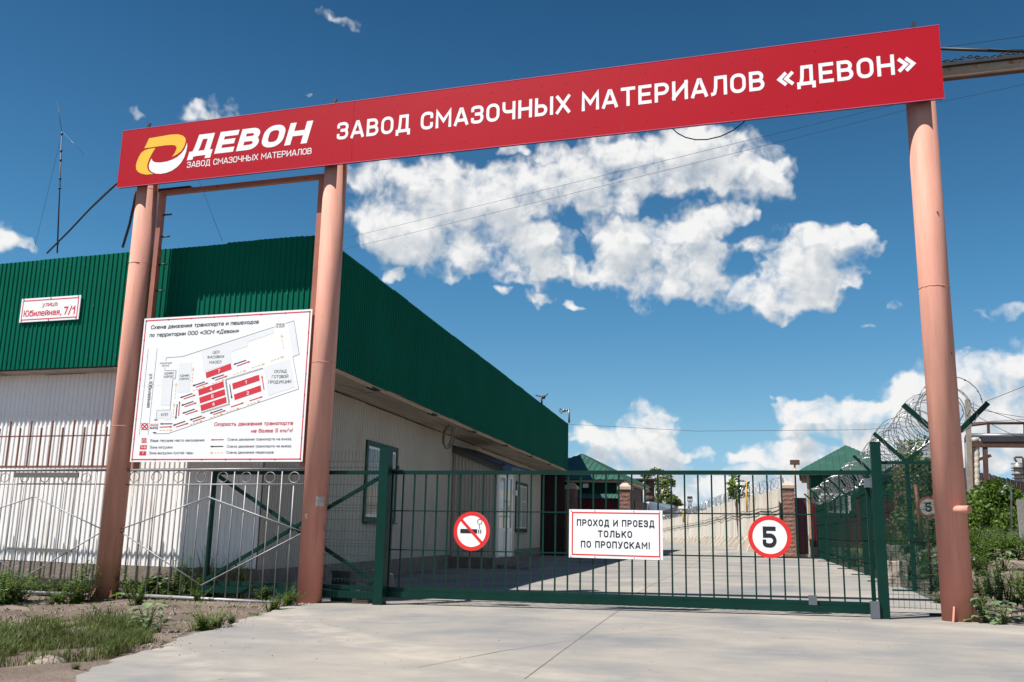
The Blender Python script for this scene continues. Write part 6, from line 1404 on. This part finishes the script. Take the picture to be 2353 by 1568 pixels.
# pipe rack at the right
RY = 60
def rp(x, y, Y=RY): return at(2183.1 + .10993 * x, 861.7 + .10993 * y, Y)
rk = thing('pipe_rack', tuple(at(2265, 1200, RY)), 'rusty steel pipe rack with silver pipes above the bushes', 'pipe rack')
mb = MB(); mb.bar(rp(650, 1350), rp(2100, 1350), .5, .30); mb.build('upper_beam', STEEL, rk); mb = MB(); mb.bar(rp(400, 1450), rp(2100, 1462), .4, .34); mb.build('lower_beam', RUST, rk)
mb = MB(); mb.tube(rp(395, 1275), rp(2100, 1285), .16, 10); mb.build('silver_pipe', GALV, rk); mb = MB(); mb.path([rp(345, 1420), rp(340, 1330), rp(352, 1285), rp(395, 1272)], .12, 8); mb.build('elbow', RUST, rk)
mb = MB(); mb.tube(rp(345, 1420), rp(395, 2900), .12, 8); mb.build('downpipe', GALV, rk)
mb = MB(); mb.path([rp(355, 1062), rp(640, 1030), rp(800, 1010), rp(2100, 1008)], .09, 6); mb.build('cable_tray', RUST, rk); mb = MB(); mb.path([rp(400, 1022), rp(620, 995), rp(700, 998), rp(2100, 990)], .03, 5); mb.build('cable', BLK, rk)
for x in (800, 1560): mb = MB(); mb.bar(rp(x, 1005), rp(x + 5, 1310), .14, .14, (0, 1, 0)); mb.build('rail_post', RUST, rk)
mb = MB(); mb.bar(rp(725, 1380), at(2270, 1200, RY), .24, .28, (0, 1, 0)); mb.build('column', RUST, rk); mb = MB(); mb.bar(at(2250, 1056, RY), at(2277, 1047, RY), .2, .18); mb.build('bracket', RUST, rk); mb = MB(); mb.bar(at(2236, 1020, RY + 1), at(2239, 1200, RY + 1), .26, .26, (0, 1, 0)); mb.build('column', RUST, rk)
WRAP = mat('wrapped_insulation', (.42, .38, .31), .8, var=.2, scale=6, bump=.8, bscale=8); mb = MB(); P = []; R_ = []
for k in range(40): y = 1345 + k*30; P.append(rp(555 + k*.6, y)); R_.append(.15 if k % 4 else .125)
mb.path([rp(450, 1375), rp(500, 1362), rp(600, 1360)], .2, 8); mb.path(P, R_, 10); mb.build('wrapped_pipe', WRAP, rk)
t = thing('utility_pole', tuple(at(2230, 1200, 55)), 'weathered concrete pole with insulator hooks beside the pipe rack', 'pole'); mb = MB(); mb.bar(at(2223.5, 919.5, 55), at(2231.5, 1215, 55), .24, .3, (0, 1, 0)); mb.build('pole', POLEC, t)
for y in (929, 937, 945, 980): a = at(2228, y, 54.9); mb = MB(); mb.path([a, a + Vector((.18, 0, 0)), a + Vector((.2, 0, .12))], .02, 5); mb.build('hook', STEEL, t)
for i, (x1, y1, lb) in enumerate([(2420, 991, 'first wire sagging right from the weathered pole'), (2420, 966, 'flatter wire right from the weathered pole'), (2353, 1010, 'steep wire down right from the weathered pole')]): wire([(2229, 926 + 10*i), (x1, y1)], 55, .013, lb, sag=4)
# brown board fence receding to the right
t = thing('board_fence', tuple(at(2251, 1150, 66)), 'long brown weathered board fence behind the bushes', 'fence'); a, b = (2170, 1066, 62), (2420, 1124, 92); n = 56
for k in range(n):
    s0, s1 = k/n, (k + .9)/n; f = lambda s: (lerp(a[0], b[0], s), lerp(a[1], b[1], s), lerp(a[2], b[2], s)); x0, y0, Y0 = f(s0); x1, y1, Y1 = f(s1); j = random.uniform(-.06, .06); p, q = at(x0, y0, Y0), at(x1, y1, Y1)
    mb = MB(); mb.prism([(p.x, p.y, p.z + j), (q.x, q.y, q.z + j), (q.x, q.y, 0), (p.x, p.y, 0)], (random.uniform(-.02, .02), .06, 0)); mb.build('board', WOODF, t)
# distillation column
t = thing('process_column', tuple(at(2340, 1150, 210)), 'far silver process column with railed platforms', 'process column'); Y = 210; k = Y*.95/FPX; x0 = at(2340.5, 1085, Y).x; zf_ = lambda y: at(2340.5, y, Y).z
STC = mat('column_steel', (.34, .33, .30), .5, .5, var=.3, scale=.8)
mb = MB(); mb.path([(x0, Y, zf_(1240)), (x0, Y, zf_(1069)), (x0, Y, zf_(1064)), (x0, Y, zf_(1061))], [9.3*k, 9.3*k, 6.5*k, .5*k], 24); mb.build('vessel', STC, t)
for y in (1076.5, 1092, 1100): mb = MB(); mb.path([(x0, Y, zf_(y)), (x0, Y, zf_(y) + .12)], 14*k, 20); mb.path([(x0 + 14*k*math.cos(i*.3142), Y + 14*k*math.sin(i*.3142), zf_(y) + .9) for i in range(20)], .05, 4, closed=True); mb.build('platform', RUST, t)
mb = MB(); mb.path([at(2338, 1064, Y), at(2334, 1059, Y), at(2331, 1053, Y), at(2334, 1051, Y), at(2348, 1051, Y), at(2351, 1054, Y), at(2351.5, 1110, Y)], .2, 8); mb.build('vapour_pipe', RUST, t)
# concrete block, curved lamp, road-side shed
p, q = at(2335.5, 1147.5, 38), at(2400, 1215, 38); mb = MB(); mb.prism([(p.x, 38, q.z - .5), (q.x, 38.6, q.z - .5), (q.x, 38.6, p.z), (p.x, 38, p.z)], (.3, 1.6, 0)); single(mb, 'concrete_box', CONCW, 'grey concrete box wall cut by the right picture edge', 'wall')
mb = MB(); mb.path([at(2324, 1240, 39), at(2324, 1135, 39), at(2322, 1123, 39), at(2317, 1117, 39), at(2311, 1116, 39), at(2306, 1120, 39), at(2304.5, 1128, 39)], .035, 6); t = single(mb, 'curved_lamp', GALV, 'small swan neck lamp in front of the big bush', 'lamp')
mb = MB(); mb.path([at(2304.5, 1128, 39), at(2304, 1134, 39)], [.05, .11], 8); mb.build('lamp_shade', GALV, t)
t = thing('grey_shed', tuple(at(2140, 1150, 62)), 'low grey shed behind the leafy tree', 'shed'); p, q = at(2118, 1112, 62), at(2175, 1095, 62)
mb = MB(); mb.box((p.x, 62, 0), (q.x, 66, p.z)); mb.build('wall', RIBGREY, t); mb = MB(); mb.prism([(p.x - .4, 61.6, p.z), (q.x + .4, 61.6, p.z + .3), (q.x + .4, 61.6, p.z + .42), (p.x - .4, 61.6, p.z + .12)], (0, 5, .2)); mb.build('roof', STEEL, t)
# blocks behind the mesh
def block(x0, y0, x1, y1, Y, dep, lb):
    p, q = at(x0, y0, Y), at(x1, y1, Y); mb = MB(); r = lambda: random.uniform(-.03, .03); N_ = 5
    for (nx) in range(1): 
        vs = []; 
        for k in range(2):
            for j in range(N_):
                for i in range(N_): vs.append((lerp(p.x, q.x, i/(N_-1)) + r(), Y + k*dep + r(), lerp(q.z - .25, p.z, j/(N_-1)) + r()))
        f = []; n2 = N_*N_
        for j in range(N_-1):
            for i in range(N_-1): o = j*N_+i; f += [(o, o+1, o+N_+1, o+N_), (n2+o, n2+o+N_, n2+o+N_+1, n2+o+1)]
        for i in range(N_-1): f += [(i, n2+i, n2+i+1, i+1), ((N_-1)*N_+i, (N_-1)*N_+i+1, n2+(N_-1)*N_+i+1, n2+(N_-1)*N_+i), (i*N_, (i+1)*N_, n2+(i+1)*N_, n2+i*N_), (i*N_+N_-1, n2+i*N_+N_-1, n2+(i+1)*N_+N_-1, (i+1)*N_+N_-1)]
        mb.add(vs, f)
    single(mb, 'concrete_block', BLOCK, lb, 'block')
block(2041, 1254, 2070, 1290, 25.2, .45, 'small rough concrete block behind the mesh fence, higher one'); block(2042, 1290, 2090, 1347, 22.4, .7, 'large rough concrete block behind the mesh fence, lower one')
mb = MB(); mb.tube(at(2104, 1113, 24), at(2119, 1245, 24), .05, 8); single(mb, 'leaning_pole', RUSTP, 'leaning pink pole behind the mesh fence beside the faded sign', 'pole')

# ================================================================== ROOFTOP AERIALS
t = thing('radio_mast', tuple(at(131, 578, 16.5)), 'slim dark guyed radio mast on the roof at the left', 'mast')
mb = MB(); a, b = at(131.5, 582, 16.5), at(142, 303, 16.5); mb.tube(a, b, .018, 6, .013); mb.build('mast_tube', STEEL, t)
for y in (308, 347, 368, 411, 433, 560): p = at(lerp(131.5, 142, (582-y)/279), y, 16.5); mb = MB(); mb.tube(p - Vector((0, 0, .012)), p + Vector((0, 0, .012)), .034, 8); mb.build('joint_collar', STEEL, t)
mb = MB(); mb.tube(at(142, 303, 16.5), at(131.5, 233, 16.5), .006, 5); mb.build('whip', STEEL, t); mb = MB(); mb.tube(at(144, 303, 16.5), at(193.5, 356, 16.5), .004, 5); mb.build('whip', GALV, t)
mb = MB(); mb.tube(at(141, 312, 16.5), at(79, 572, 16.8), .004, 4); mb.build('guy_wire', STEEL, t)
t = thing('roof_aerial', tuple(at(1245, 925, 37)), 'small dark aerial above the middle of the long parapet', 'aerial'); mb = MB(); mb.tube(at(1245, 930, 37), at(1244.5, 910, 37), .04, 6); mb.build('pole', RUST, t)
mb = MB(); mb.tube(at(1231, 909, 37), at(1253, 913, 37), .03, 5); mb.tube(at(1250, 914, 37), at(1259, 905, 37), .025, 5); mb.path([at(1248, 913, 37), at(1252, 913.5, 37)], .08, 8); mb.build('element', STEEL, t)
t = thing('roof_aerial', tuple(at(1308, 965, 46)), 'grey bracket aerial near the far end of the parapet', 'aerial'); mb = MB(); mb.tube(at(1308, 972, 46), at(1307.5, 940, 46), .05, 6); mb.build('pole', GALV, t)
mb = MB(); mb.tube(at(1307.5, 942, 46), at(1297, 944, 46), .05, 6); mb.path([at(1297, 941, 46), at(1295, 947, 46)], .09, 8); mb.build('arm', GALV, t); mb = MB()
P = [at(x, y, 46) for x, y in ((1295, 944), (1287, 939), (1284, 944), (1289, 951), (1295, 946))]; mb.path(P, .018, 4); mb.tube(at(1287, 938, 46), at(1291, 952, 46), .018, 4); mb.build('element', GALV, t)
